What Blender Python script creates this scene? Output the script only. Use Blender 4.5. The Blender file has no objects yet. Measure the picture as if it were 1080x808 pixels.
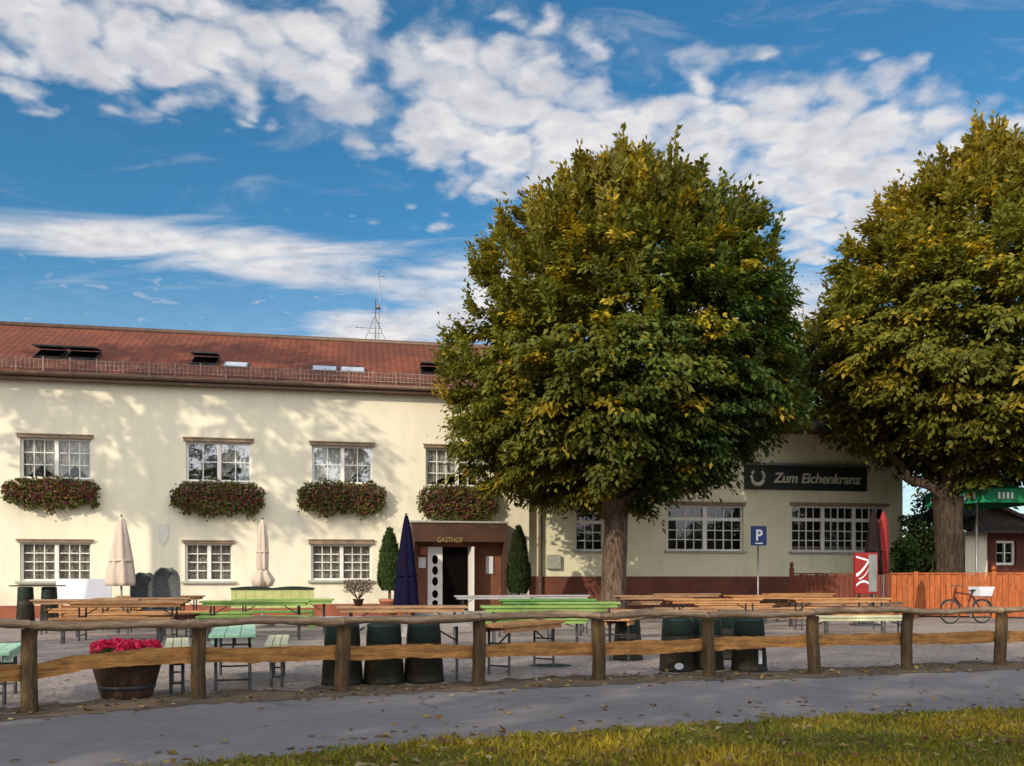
import bpy, math, random
import numpy as np
from mathutils import Vector, Matrix

random.seed(7)
rng = np.random.default_rng(7)
scene = bpy.context.scene
col = scene.collection
R = math.radians
F, HX, HY, CAMH = 900.0, 540.0, 610.0, 1.25

# ------------------------------------------------------------------ helpers
def ground(px, py, z=0.0):
    d = F * (CAMH - z) / (py - HY)
    return Vector(((px - HX) / F * d, d, z))

def at(px, d, z=0.0):
    return Vector(((px - HX) / F * d, d, z))

def hz(py, d):
    return CAMH + (HY - py) * d / F

def tag(o, label=None, cat=None, group=None, kind=None):
    if label: o['label'] = label
    if cat: o['category'] = cat
    if group: o['group'] = group
    if kind: o['kind'] = kind
    return o

def thing(name, label, cat, loc=(0, 0, 0), rz=0.0, group=None):
    o = bpy.data.objects.new(name, None)
    o.empty_display_size = 0.2
    col.objects.link(o)
    o.location = loc
    o.rotation_euler = (0, 0, rz)
    return tag(o, label, cat, group)

class MB:
    def __init__(s):
        s.v = []; s.f = []; s.m = []; s.sm = []
    def add(s, verts, faces, mi=0, smooth=False):
        b = len(s.v)
        s.v.extend([tuple(p) for p in verts])
        for f in faces:
            s.f.append([b + i for i in f]); s.m.append(mi); s.sm.append(smooth)
        return s
    def box(s, x0, x1, y0, y1, z0, z1, mi=0, mat=None):
        p = [Vector(q) for q in ((x0,y0,z0),(x1,y0,z0),(x1,y1,z0),(x0,y1,z0),(x0,y0,z1),(x1,y0,z1),(x1,y1,z1),(x0,y1,z1))]
        if mat is not None: p = [mat @ q for q in p]
        return s.add(p, [(0,3,2,1),(4,5,6,7),(0,1,5,4),(1,2,6,5),(2,3,7,6),(3,0,4,7)], mi)
    def cbox(s, x0, x1, y0, y1, z0, z1, c=.008, mi=0):
        # box with chamfered vertical and top edges
        p = []
        for z, i in ((z0, 0), (z0 + c, 1), (z1 - c, 1), (z1, 0)):
            k = 0 if i else c
            p += [(x0+k+(c if i else 0)*0, y0+k, z), (x1-k, y0+k, z), (x1-k, y1-k, z), (x0+k, y1-k, z)]
        f = [(3,2,1,0), (12,13,14,15)]
        for r in range(3):
            for i in range(4):
                j = (i + 1) % 4
                f.append((r*4+i, r*4+j, r*4+4+j, r*4+4+i))
        return s.add(p, f, mi)
    def tube(s, pts, radii, n=8, mi=0, smooth=True, cap=True, flat=1.0):
        pts = [Vector(p) for p in pts]
        if not hasattr(radii, '__len__'): radii = [radii] * len(pts)
        V = []; Fc = []
        up = Vector((0, 0, 1))
        for i, p in enumerate(pts):
            t = (pts[min(i+1, len(pts)-1)] - pts[max(i-1, 0)]).normalized()
            a = up if abs(t.dot(up)) < .95 else Vector((1, 0, 0))
            e1 = t.cross(a).normalized(); e2 = e1.cross(t).normalized()
            for k in range(n):
                th = 2*math.pi*k/n
                V.append(p + radii[i]*(math.cos(th)*e1 + flat*math.sin(th)*e2))
        for i in range(len(pts)-1):
            for k in range(n):
                k2 = (k+1) % n
                Fc.append((i*n+k, i*n+k2, (i+1)*n+k2, (i+1)*n+k))
        if cap:
            Fc.append(tuple(range(n))); Fc.append(tuple((len(pts)-1)*n + k for k in reversed(range(n))))
        return s.add(V, Fc, mi, smooth)
    def lathe(s, prof, n=16, c=(0,0,0), mi=0, smooth=True, mod=None):
        V = []; Fc = []
        for (r, z) in prof:
            for k in range(n):
                th = 2*math.pi*k/n
                rr = r * (mod(th, z) if mod else 1)
                V.append((c[0]+rr*math.cos(th), c[1]+rr*math.sin(th), c[2]+z))
        for i in range(len(prof)-1):
            for k in range(n):
                k2 = (k+1) % n
                Fc.append((i*n+k, i*n+k2, (i+1)*n+k2, (i+1)*n+k))
        Fc.append(tuple(reversed(range(n)))); Fc.append(tuple((len(prof)-1)*n+k for k in range(n)))
        return s.add(V, Fc, mi, smooth)
    def quad(s, a, b, c, d, mi=0):
        return s.add([a, b, c, d], [(0,1,2,3)], mi)
    def build(s, name, mats, parent=None, loc=(0,0,0), rot=(0,0,0)):
        me = bpy.data.meshes.new(name)
        me.from_pydata(s.v, [], s.f)
        if not isinstance(mats, (list, tuple)): mats = [mats]
        for m in mats: me.materials.append(m)
        me.polygons.foreach_set('material_index', s.m)
        me.polygons.foreach_set('use_smooth', s.sm)
        me.update()
        o = bpy.data.objects.new(name, me)
        col.objects.link(o)
        o.location = loc; o.rotation_euler = rot
        if parent: o.parent = parent
        return o

def copy_tree(o, parent=None):
    c = o.copy(); col.objects.link(c); c.parent = parent
    for ch in list(o.children): copy_tree(ch, c)
    return c

def sheet(name, pts, z, m, kind='structure'):
    mb = MB(); mb.add([(p[0], p[1], z) for p in pts], [tuple(range(len(pts)))])
    return tag(mb.build(name, m), kind=kind)

# ------------------------------------------------------------------ materials
class NT:
    def __init__(s, tree):
        s.t = tree; s.n = tree.nodes; s.l = tree.links
    def node(s, typ, **kw):
        n = s.n.new(typ)
        for k, v in kw.items(): setattr(n, k, v)
        return n
    def put(s, sock, v):
        if isinstance(v, bpy.types.NodeSocket): s.l.new(v, sock)
        else: sock.default_value = v
    def math(s, op, a, b=None, c=None, clamp=False):
        n = s.node('ShaderNodeMath', operation=op, use_clamp=clamp)
        s.put(n.inputs[0], a)
        if b is not None: s.put(n.inputs[1], b)
        if c is not None: s.put(n.inputs[2], c)
        return n.outputs[0]
    def mix(s, fac, a, b, mode='MIX'):
        n = s.node('ShaderNodeMix', data_type='RGBA', blend_type=mode)
        n.clamp_factor = True
        s.put(n.inputs[0], fac); s.put(n.inputs[6], a); s.put(n.inputs[7], b)
        return n.outputs[2]
    def ramp(s, v, lo, hi, a=0.0, b=1.0):
        n = s.node('ShaderNodeMapRange', interpolation_type='SMOOTHSTEP')
        s.put(n.inputs[0], v); n.inputs[1].default_value = lo; n.inputs[2].default_value = hi
        n.inputs[3].default_value = a; n.inputs[4].default_value = b
        return n.outputs[0]
    def noise(s, vec, scale, detail=5, rough=.55, dist=0):
        n = s.node('ShaderNodeTexNoise')
        s.put(n.inputs['Vector'], vec); n.inputs['Scale'].default_value = scale
        n.inputs['Detail'].default_value = detail; n.inputs['Roughness'].default_value = rough
        n.inputs['Distortion'].default_value = dist
        return n.outputs['Fac']

def c4(c): return (c[0], c[1], c[2], 1)

def new_mat(name):
    m = bpy.data.materials.new(name); m.use_nodes = True
    t = NT(m.node_tree); t.n.clear()
    out = t.node('ShaderNodeOutputMaterial'); b = t.node('ShaderNodeBsdfPrincipled')
    t.l.new(b.outputs[0], out.inputs[0])
    return m, t, b, out

def pmat(name, c1, c2=None, scale=4, rough=.8, bump=0.0, bscale=None, stretch=(1,1,1), spec=.3, metallic=0, lo=.35, hi=.65, fine=.12, detail=6):
    m, t, b, out = new_mat(name)
    tc = t.node('ShaderNodeTexCoord'); mp = t.node('ShaderNodeMapping')
    t.l.new(tc.outputs['Object'], mp.inputs[0]); mp.inputs['Scale'].default_value = stretch
    v = mp.outputs[0]
    c2 = c2 or tuple(x*.72 for x in c1)
    n1 = t.noise(v, scale, detail)
    cc = t.mix(t.ramp(n1, lo, hi), c4(c1), c4(c2))
    n2 = t.noise(v, (bscale or scale*8), 4)
    cc = t.mix(fine, cc, t.mix(t.ramp(n2, .3, .7), (0,0,0,1), (1,1,1,1)), 'OVERLAY')
    t.l.new(cc, b.inputs['Base Color'])
    b.inputs['Roughness'].default_value = rough
    b.inputs['Specular IOR Level'].default_value = spec
    b.inputs['Metallic'].default_value = metallic
    if bump:
        bp = t.node('ShaderNodeBump'); bp.inputs['Strength'].default_value = bump; bp.inputs['Distance'].default_value = .02
        t.l.new(n2, bp.inputs['Height']); t.l.new(bp.outputs[0], b.inputs['Normal'])
    return m

def leaf_mat(name, trans=.3, rough=.55):
    m, t, b, out = new_mat(name)
    at_ = t.node('ShaderNodeAttribute', attribute_name='tint')
    b.inputs['Roughness'].default_value = rough
    b.inputs['Specular IOR Level'].default_value = .25
    t.l.new(at_.outputs['Color'], b.inputs['Base Color'])
    tr = t.node('ShaderNodeBsdfTranslucent')
    t.l.new(t.mix(1.0, at_.outputs['Color'], (1.3, 1.15, .5, 1), 'MULTIPLY'), tr.inputs[0])
    mx = t.node('ShaderNodeMixShader'); mx.inputs[0].default_value = trans
    t.l.new(b.outputs[0], mx.inputs[1]); t.l.new(tr.outputs[0], mx.inputs[2]); t.l.new(mx.outputs[0], out.inputs[0])
    return m

M = {}
def stucco(name, c1, c2, c3):
    m, t, b, out = new_mat(name)
    tc = t.node('ShaderNodeTexCoord'); v = tc.outputs['Object']
    mp = t.node('ShaderNodeMapping'); t.l.new(v, mp.inputs[0]); mp.inputs['Scale'].default_value = (1.6, 1.6, .5)
    big = t.noise(v, .35, 4); streak = t.noise(mp.outputs[0], 1.3, 6, .6); fine = t.noise(v, 60, 3)
    c = t.mix(t.ramp(big, .35, .65), c4(c1), c4(c2))
    c = t.mix(t.ramp(streak, .45, .75, 0, .8), c, c4(c3))
    c = t.mix(t.ramp(t.noise(v, 1.1, 7, .65), .52, .75, 0, .35), c, c4(tuple(x*.85 for x in c3)))
    sx = t.node('ShaderNodeSeparateXYZ'); t.l.new(v, sx.inputs[0])
    low = t.ramp(sx.outputs[2], .3, 1.3, .35, 0.0)
    c = t.mix(t.math('MULTIPLY', low, t.ramp(t.noise(v, 2.2, 5), .35, .65)), c, c4(tuple(x*.55 for x in c3)))
    t.l.new(c, b.inputs['Base Color']); b.inputs['Roughness'].default_value = .92; b.inputs['Specular IOR Level'].default_value = .15
    bp = t.node('ShaderNodeBump'); bp.inputs['Strength'].default_value = .25; bp.inputs['Distance'].default_value = .01
    t.l.new(fine, bp.inputs['Height']); t.l.new(bp.outputs[0], b.inputs['Normal'])
    return m
M['wall'] = stucco('cream_render', (.79, .74, .57), (.75, .71, .56), (.65, .62, .49))
M['wall2'] = stucco('green_cream_render', (.76, .73, .52), (.72, .70, .50), (.62, .60, .43))
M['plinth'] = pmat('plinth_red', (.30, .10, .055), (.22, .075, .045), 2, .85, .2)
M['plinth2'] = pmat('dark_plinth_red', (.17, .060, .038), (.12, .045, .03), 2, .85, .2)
M['portal'] = pmat('portal_brown', (.085, .040, .025), (.06, .030, .02), 2.5, .75, .2)
M['portal_lit'] = pmat('portal_tile_lit', (.24, .095, .05), (.17, .07, .04), 3, .7, .2)  # lighter portal tiles, sunlight in the recess put into the colour
M['dark'] = pmat('dark_inside', (.006, .005, .005), rough=1.0, spec=0.0)
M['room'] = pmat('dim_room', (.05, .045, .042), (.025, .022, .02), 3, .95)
M['white'] = pmat('white_frame_paint', (.78, .77, .73), (.70, .69, .64), 6, .45, fine=.05)
M['sillm'] = pmat('sill_stone', (.40, .40, .33), (.30, .31, .26), 8, .7)
M['lintelm'] = pmat('lintel_brown', (.30, .22, .15), (.22, .16, .11), 8, .7)
M['gutter'] = pmat('gutter_brown', (.13, .075, .045), rough=.5, spec=.4)
M['guard'] = pmat('snow_guard_metal', (.20, .13, .10), (.27, .20, .17), 6, .55)
M['metal'] = pmat('grey_metal', (.28, .28, .29), rough=.4, metallic=.6)
M['dmetal'] = pmat('dark_metal', (.045, .045, .05), rough=.45, spec=.5)
M['pipe'] = pmat('downpipe_brown', (.12, .085, .06), rough=.5)

def tile_mat(name, c1, c2, c3):
    m, t, b, out = new_mat(name)
    tc = t.node('ShaderNodeTexCoord'); v = tc.outputs['Object']
    big = t.noise(v, .45, 5, .6); mid = t.noise(v, 3.5, 5, .65)
    mp = t.node('ShaderNodeMapping'); t.l.new(v, mp.inputs[0]); mp.inputs['Scale'].default_value = (1, 1, 1)
    vo = t.node('ShaderNodeTexVoronoi'); t.l.new(v, vo.inputs['Vector']); vo.inputs['Scale'].default_value = 4.2
    c = t.mix(t.ramp(big, .35, .65), c4(c1), c4(c2))
    c = t.mix(t.ramp(mid, .45, .75, 0, .75), c, c4(c3))
    sp = t.node('ShaderNodeSeparateColor'); t.l.new(vo.outputs['Color'], sp.inputs[0])
    c = t.mix(t.math('MULTIPLY', sp.outputs[0], .35), c, c4(tuple(x*.35 for x in c1)))
    t.l.new(c, b.inputs['Base Color']); b.inputs['Roughness'].default_value = .8
    w1 = t.node('ShaderNodeTexWave', wave_type='BANDS', bands_direction='X'); t.l.new(v, w1.inputs[0]); w1.inputs['Scale'].default_value = 1.4; w1.inputs['Distortion'].default_value = .1
    w2 = t.node('ShaderNodeTexWave', wave_type='BANDS', bands_direction='Y', wave_profile='SAW'); t.l.new(v, w2.inputs[0]); w2.inputs['Scale'].default_value = .9; w2.inputs['Distortion'].default_value = .15
    h = t.math('ADD', t.math('MULTIPLY', w1.outputs['Fac'], .6), w2.outputs['Fac'])
    bp = t.node('ShaderNodeBump'); bp.inputs['Strength'].default_value = .7; bp.inputs['Distance'].default_value = .04
    t.l.new(h, bp.inputs['Height']); t.l.new(bp.outputs[0], b.inputs['Normal'])
    return m
M['tile'] = tile_mat('clay_roof_tiles', (.205, .056, .024), (.125, .036, .018), (.065, .025, .017))
M['hutroof'] = tile_mat('dark_hut_roof', (.045, .030, .024), (.03, .022, .02), (.07, .05, .04))

def glass_mat(name, refl=.30):
    m, t, b, out = new_mat(name)
    t.n.remove(b)
    tr = t.node('ShaderNodeBsdfTransparent'); tr.inputs[0].default_value = (.80, .82, .80, 1)
    gl = t.node('ShaderNodeBsdfGlossy'); gl.inputs['Roughness'].default_value = .03; gl.inputs[0].default_value = (.9, .92, .95, 1)
    tc = t.node('ShaderNodeTexCoord')
    bp = t.node('ShaderNodeBump'); bp.inputs['Strength'].default_value = .12; bp.inputs['Distance'].default_value = .02
    t.l.new(t.noise(tc.outputs['Object'], 2.5, 2), bp.inputs['Height']); t.l.new(bp.outputs[0], gl.inputs['Normal'])
    mx = t.node('ShaderNodeMixShader'); mx.inputs[0].default_value = refl
    t.l.new(tr.outputs[0], mx.inputs[1]); t.l.new(gl.outputs[0], mx.inputs[2]); t.l.new(mx.outputs[0], out.inputs[0])
    return m
M['glass'] = glass_mat('window_glass', .06)
M['glass_up'] = glass_mat('reflecting_glass', .32)

def curtain_mat(name, c1, c2, sc):
    m, t, b, out = new_mat(name)
    tc = t.node('ShaderNodeTexCoord'); mp = t.node('ShaderNodeMapping')
    t.l.new(tc.outputs['Object'], mp.inputs[0]); mp.inputs['Scale'].default_value = (1, .1, .25)
    n = t.noise(mp.outputs[0], sc, 3, .5); n2 = t.noise(tc.outputs['Object'], 14, 2)
    c = t.mix(t.ramp(n, .35, .65), c4(c1), c4(c2)); c = t.mix(t.ramp(n2, .4, .62, 0, .6), c, c4(c2))
    t.l.new(c, b.inputs['Base Color']); b.inputs['Roughness'].default_value = .95
    return m
M['lace'] = curtain_mat('lace_curtain', (.70, .68, .63), (.30, .28, .25), 14)
M['net'] = curtain_mat('grey_net_curtain', (.42, .36, .31), (.20, .175, .15), 18)
M['blind'] = curtain_mat('white_blind', (.85, .85, .84), (.72, .73, .74), 4)

def wood(name, c1, c2, rough=.75, st=(1, 9, 9), scale=2.2, bump=.35):
    return pmat(name, c1, c2, scale, rough, bump, scale*5, st, .25, fine=.3)
M['post'] = wood('weathered_post', (.115, .070, .03), (.055, .036, .018), st=(8, 8, 1))
M['rail'] = wood('weathered_rail', (.33, .24, .155), (.19, .125, .075))
M['railplank'] = wood('rail_plank', (.38, .19, .055), (.22, .105, .035))
M['tablewood'] = wood('beer_table_wood', (.50, .27, .115), (.38, .18, .07), .5)
M['tablewood2'] = wood('worn_table_wood', (.40, .25, .14), (.27, .15, .08), .6)
M['redwood'] = wood('red_brown_wood', (.16, .05, .03), (.10, .035, .022), .6)
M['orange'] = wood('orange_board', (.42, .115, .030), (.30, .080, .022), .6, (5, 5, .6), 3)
M['orange_shade'] = wood('orange_board_shade', (.17, .048, .022), (.12, .034, .018), .65, (5, 5, .6), 3)  # the same orange boards, shade put into a darker colour
M['olive'] = pmat('yellow_green_paint', (.46, .47, .20), (.38, .41, .16), 3, .5, .1)
M['mint'] = pmat('mint_paint', (.42, .72, .50), (.36, .64, .45), 3, .45, .1)
M['lime'] = pmat('lime_green_paint', (.24, .37, .10), (.18, .30, .075), 3, .5, .1)
M['green'] = pmat('green_paint', (.11, .27, .06), (.075, .20, .045), 3, .5, .1)
M['pale'] = pmat('cream_paint', (.66, .66, .42), (.56, .55, .34), 3, .5, .1)
M['greytop'] = pmat('grey_tabletop', (.42, .41, .42), (.34, .33, .34), 3, .5, .1)
M['whitetop'] = pmat('white_tabletop', (.75, .72, .64), (.66, .62, .54), 3, .5, .1)
M['board'] = pmat('white_board', (.86, .86, .88), (.80, .80, .82), 1.5, .6)
M['barrel'] = pmat('barrel_brown', (.030, .022, .010), (.014, .014, .009), 4, .55, .3, stretch=(3, 3, .6))
M['barrel_top'] = pmat('barrel_green', (.010, .030, .022), (.016, .018, .012), 4, .5, .1)
M['hood'] = pmat('grey_wicker', (.11, .12, .13), (.06, .065, .07), 8, .4, .4, stretch=(1, 1, 5))
M['beige'] = pmat('beige_canvas', (.60, .51, .42), (.50, .42, .34), 3, .9, stretch=(4, 4, .5))
M['navy'] = pmat('navy_canvas', (.006, .008, .030), (.010, .006, .020), 3, .9, stretch=(4, 4, .5), spec=.05)
M['black'] = pmat('black_canvas', (.014, .010, .011), (.022, .014, .014), 3, .9, spec=.05)
M['red'] = pmat('red_canvas', (.30, .022, .020), (.23, .018, .017), 3, .7, fine=.06)
M['greencanvas'] = pmat('green_canvas', (.01, .22, .09), (.01, .16, .07), 3, .8)
M['concrete'] = pmat('concrete_base', (.30, .29, .27), rough=.9, bump=.2)
M['tub'] = wood('old_tub_wood', (.10, .055, .035), (.05, .03, .02), .8, (8, 8, 1), 3)
M['terracotta'] = pmat('terracotta', (.40, .15, .08), (.32, .12, .07), 5, .8)
M['signgreen'] = pmat('dark_green_signboard', (.016, .026, .020), (.012, .02, .017), 3, .5, fine=.05)
M['signletter'] = pmat('pale_lettering', (.55, .53, .45), (.5, .48, .4), 3, .6, fine=.03)
M['gold'] = pmat('gold_lettering', (.34, .24, .10), rough=.5)
M['blue'] = pmat('parking_blue', (.010, .035, .16), (.01, .03, .14), 3, .4, fine=.04)
M['signwhite'] = pmat('sign_white', (.72, .74, .78), (.66, .68, .72), 3, .5, fine=.03)
M['rubber'] = pmat('black_rubber', (.02, .02, .02), rough=.7)
M['bikepaint'] = pmat('dark_bike_paint', (.10, .02, .02), rough=.35, spec=.5)
M['hutwall'] = wood('hut_red_boards', (.11, .028, .02), (.075, .022, .016), .75, (6, 6, .7), 2.5)
M['bark'] = pmat('tree_bark', (.17, .12, .085), (.07, .05, .038), 2.4, .95, .9, 9, (6, 6, 1.1), .1, fine=.35)
M['bark2'] = pmat('dark_tree_bark', (.085, .062, .045), (.035, .026, .02), 2.4, .95, .9, 9, (6, 6, 1.1), .1, fine=.35)
M['leaf'] = leaf_mat('tree_leaves', .32)
M['flora'] = leaf_mat('small_plants', .22, .6)
M['thujam'] = leaf_mat('conifer_needles', .12, .7)
M['grassm'] = leaf_mat('grass_blades', .3, .6)

# ground materials
def ground_mat(name, c1, c2, c3, s1=.5, s2=6, s3=70, bump=.4, rough=.95, cobble=False, cracks=False):
    m, t, b, out = new_mat(name)
    tc = t.node('ShaderNodeTexCoord'); v = tc.outputs['Object']
    a = t.noise(v, s1, 6, .6, .4); f = t.noise(v, s2, 6, .65); g = t.noise(v, s3, 3, .7)
    c = t.mix(t.ramp(a, .38, .62), c4(c1), c4(c2)); c = t.mix(t.ramp(f, .48, .72, 0, .8), c, c4(c3))
    c = t.mix(.35, c, t.mix(t.ramp(g, .25, .75), (.05,.05,.05,1), (.95,.95,.95,1)), 'OVERLAY')
    h = g
    if cracks:
        wv = t.node('ShaderNodeTexNoise'); t.l.new(v, wv.inputs['Vector']); wv.inputs['Scale'].default_value = 2.5; wv.inputs['Detail'].default_value = 6
        ma = t.node('ShaderNodeVectorMath', operation='MULTIPLY_ADD'); t.l.new(wv.outputs['Color'], ma.inputs[0]); ma.inputs[1].default_value = (.5, .5, 0); t.l.new(v, ma.inputs[2])
        vo = t.node('ShaderNodeTexVoronoi', feature='DISTANCE_TO_EDGE'); t.l.new(ma.outputs[0], vo.inputs['Vector']); vo.inputs['Scale'].default_value = .42
        ck = t.math('MULTIPLY', t.ramp(vo.outputs['Distance'], .012, .002), t.ramp(t.noise(v, .8, 3), .45, .6))
        c = t.mix(t.math('MULTIPLY', ck, .6), c, c4(tuple(x*.35 for x in c1)))
        c = t.mix(t.ramp(t.noise(v, 1.6, 6, .7), .55, .72, 0, .22), c, c4((c1[0]*.62, c1[1]*.58, c1[2]*.55)))
    if cobble:
        vo = t.node('ShaderNodeTexVoronoi', feature='DISTANCE_TO_EDGE'); t.l.new(v, vo.inputs['Vector']); vo.inputs['Scale'].default_value = 7; vo.inputs['Randomness'].default_value = .75
        e = t.ramp(vo.outputs['Distance'], .02, .10)
        c = t.mix(t.math('MULTIPLY', t.math('SUBTRACT', 1.0, e), .55), c, c4(tuple(x*.4 for x in c1)))
        h = t.math('ADD', t.math('MULTIPLY', e, .8), t.math('MULTIPLY', g, .4))
    t.l.new(c, b.inputs['Base Color']); b.inputs['Roughness'].default_value = rough; b.inputs['Specular IOR Level'].default_value = .2
    bp = t.node('ShaderNodeBump'); bp.inputs['Strength'].default_value = bump; bp.inputs['Distance'].default_value = .015
    t.l.new(h, bp.inputs['Height']); t.l.new(bp.outputs[0], b.inputs['Normal'])
    return m
M['asphalt'] = ground_mat('road_asphalt', (.215, .20, .198), (.185, .172, .170), (.25, .23, .22), .35, 3.5, 120, .5, cracks=True)
M['paving'] = ground_mat('terrace_paving', (.36, .30, .265), (.28, .24, .215), (.42, .35, .30), .4, 3, 60, .5, cobble=True)
M['dirt'] = ground_mat('verge_dirt', (.15, .11, .075), (.10, .08, .06), (.20, .15, .09), 1.2, 7, 80, .6)
M['soil'] = ground_mat('lawn_soil', (.13, .11, .025), (.09, .085, .018), (.20, .13, .03), .7, 5, 50, .6)
M['field'] = ground_mat('far_ground', (.10, .11, .05), (.08, .09, .04), (.13, .12, .07), .05, .6, 9, .2)

# ------------------------------------------------------------------ leaf clouds (vectorised)
def norm(a): return a / np.maximum(np.linalg.norm(a, axis=1, keepdims=True), 1e-9)

def leaf_mesh(P, D, N, L, W, C, fold=.18):
    """P base points, D long axis, N face normal, L length, W width, C colours: one four-corner leaf each"""
    n = len(P); D = norm(D); S = norm(np.cross(D, N)); N2 = np.cross(S, D)
    L = np.broadcast_to(np.asarray(L, float).reshape(-1, 1), (n, 1)); W = np.broadcast_to(np.asarray(W, float).reshape(-1, 1), (n, 1))
    v = np.empty((n, 4, 3))
    mid = P + D*L*.45 - N2*L*fold*.5
    v[:, 0] = P; v[:, 1] = mid + S*W*.5 + N2*W*.25; v[:, 2] = P + D*L - N2*L*fold; v[:, 3] = mid - S*W*.5 + N2*W*.25
    return v.reshape(-1, 3), np.repeat(C, 4, axis=0)

def cloud_object(name, V, C, m, parent=None, k=4):
    n = len(V)//k
    me = bpy.data.meshes.new(name)
    me.vertices.add(len(V)); me.vertices.foreach_set('co', V.astype(np.float32).ravel())
    me.loops.add(len(V)); me.loops.foreach_set('vertex_index', np.arange(len(V), dtype=np.int32))
    me.polygons.add(n); me.polygons.foreach_set('loop_start', (np.arange(n)*k).astype(np.int32))
    me.materials.append(m)
    a = me.color_attributes.new('tint', 'FLOAT_COLOR', 'POINT')
    cc = np.ones((len(V), 4), np.float32); cc[:, :3] = np.clip(C, 0.002, 1); a.data.foreach_set('color', cc.ravel())
    me.update(calc_edges=True); me.validate()
    o = bpy.data.objects.new(name, me); col.objects.link(o)
    if parent: o.parent = parent
    return o

def rdir(n, g): return norm(g.normal(size=(n, 3)))

def lumpy(th, z, seed):
    return (.5*np.sin(3*th + seed) * np.sin(.9*z + 1.3*seed) + .35*np.sin(5*th - 2.1*seed + .7*z) + .3*np.sin(1.7*z*1.3 + 2*th + seed*3))

def crown(name, parent, prof, seed, n_cl, per, colf, ys=.86, leaf=(.25, .14), spray=.62, cx=0.0, lump=.07, tilt=0.0):
    g = np.random.default_rng(seed); prof = sorted(prof)
    zs = np.array([p[0] for p in prof]); rs = np.array([p[1] for p in prof])
    zz = np.linspace(zs.min(), zs.max(), 400); rr = np.interp(zz, zs, rs)
    w = rr + .25; cdf = np.cumsum(w)/w.sum()
    z = np.interp(g.random(n_cl), cdf, zz); th = g.random(n_cl)*2*math.pi
    Rm = np.interp(z, zs, rs)*.97*(1 + lump*lumpy(th, z, seed))
    q = 1 - .62*g.random(n_cl)**1.9
    r = Rm*q
    c = np.stack([cx + r*np.cos(th), ys*r*np.sin(th), z - (1-q)*.4], 1)
    t = (z - zs.min())/(zs.max()-zs.min())
    tx = c[:, 0]-cx
    if tilt < 0: tx = -np.abs(tx)
    c[:, 2] += tilt*tx*(1-t)**1.5 + .35*(1-t)**2*np.sin(2.6*c[:, 0] + 1.3*c[:, 1] + seed)
    out = np.stack([np.cos(th), np.sin(th), np.zeros(n_cl)], 1)
    up = np.zeros_like(out); up[:, 2] = 1
    axis = norm(out*(1 - .55*t[:, None]**2) + up*(1.9*t[:, None]**2.2 - .42) + .35*rdir(n_cl, g))
    # holes between the boughs
    hole = np.sin(1.9*c[:, 0]+seed)*np.sin(2.1*c[:, 1]+2*seed)*np.sin(2.3*c[:, 2]+.7*seed) + .5*np.sin(4.3*c[:, 0]+1.1*c[:, 2])*np.sin(3.9*c[:, 2]+seed)
    c = np.where((hole > .55)[:, None], c*np.array([.80, .80, 1]) + np.array([cx*.2, 0, 0]), c)
    # upright sprigs at the outline
    sp = g.random(n_cl) < .16*(.4 + t); axis[sp] = norm(axis[sp]*.45 + up[sp]*1.0)
    outl = np.stack([(c[sp, 0]-cx), c[sp, 1], (c[sp, 2]-zs.min())*.35], 1); c[sp] = c[sp] + norm(outl)*.28
    slim = np.where(sp, .42, 1.0)
    # leaves inside sprays
    m = n_cl*per; ci = np.repeat(np.arange(n_cl), per)
    A = axis[ci]; side = norm(np.cross(A, up[ci] + 1e-3)); nn = np.cross(side, A)
    sc = spray*(.75 + .5*g.random(n_cl))[ci]*(1 - .30*t[ci])
    la = g.normal(size=m)*.5; lb = g.normal(size=m)*.42*(1 - .45*t[ci]); lc = g.normal(size=m)*.17
    P = c[ci] + A*(la*sc*(1.4 - .4*slim[ci]))[:, None]*1.15 + side*(lb*sc*slim[ci])[:, None] + nn*(lc*sc)[:, None]
    P[:, 2] -= .16*np.abs(la)*sc*(1 - t[ci])
    D = norm(A*.9 + side*(np.sign(lb)*.7)[:, None] + rdir(m, g)*.55 - up[ci]*(.45*(1-t[ci]))[:, None])
    N = norm(nn*np.sign(nn[:, 2:3] + 1e-6) + .75*rdir(m, g) + out[ci]*.35)
    sz = (.65 + .7*g.random(m))
    C = colf(P, t[ci], th[ci], q[ci], ci, n_cl, g)
    V, CC = leaf_mesh(P, D, N, leaf[0]*sz, leaf[1]*sz, C)
    return cloud_object(name, V, CC, M['leaf'], parent)

# colour recipe of a lime tree: autumn tones with sun and shade painted in
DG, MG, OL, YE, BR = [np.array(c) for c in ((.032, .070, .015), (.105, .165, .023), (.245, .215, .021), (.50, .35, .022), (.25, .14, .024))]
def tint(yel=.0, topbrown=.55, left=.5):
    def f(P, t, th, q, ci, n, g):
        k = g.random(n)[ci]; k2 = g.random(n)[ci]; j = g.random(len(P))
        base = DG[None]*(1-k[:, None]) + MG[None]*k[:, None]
        sun = np.clip(.5 - .5*np.cos(th - .2) - .25, 0, 1)    # sunlight on the west side painted as yellower leaves
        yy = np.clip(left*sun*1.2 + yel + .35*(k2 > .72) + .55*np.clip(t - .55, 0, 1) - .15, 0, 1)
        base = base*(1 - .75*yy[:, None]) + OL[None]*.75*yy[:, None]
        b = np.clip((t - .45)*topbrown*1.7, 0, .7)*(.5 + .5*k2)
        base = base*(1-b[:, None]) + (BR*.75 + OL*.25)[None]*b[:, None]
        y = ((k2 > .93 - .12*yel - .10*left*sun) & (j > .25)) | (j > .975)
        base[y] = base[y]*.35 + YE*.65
        base = base*np.interp(t, [0, .18, .45, 1], [.62, .70, 1, 1])[:, None]  # lower leaves darkened, shade under the crown put into colour
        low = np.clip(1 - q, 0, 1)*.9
        base = base*(1 - .5*low[:, None])  # inner leaves darkened for the crown's own shade
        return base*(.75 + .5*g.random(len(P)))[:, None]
    return f

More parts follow.
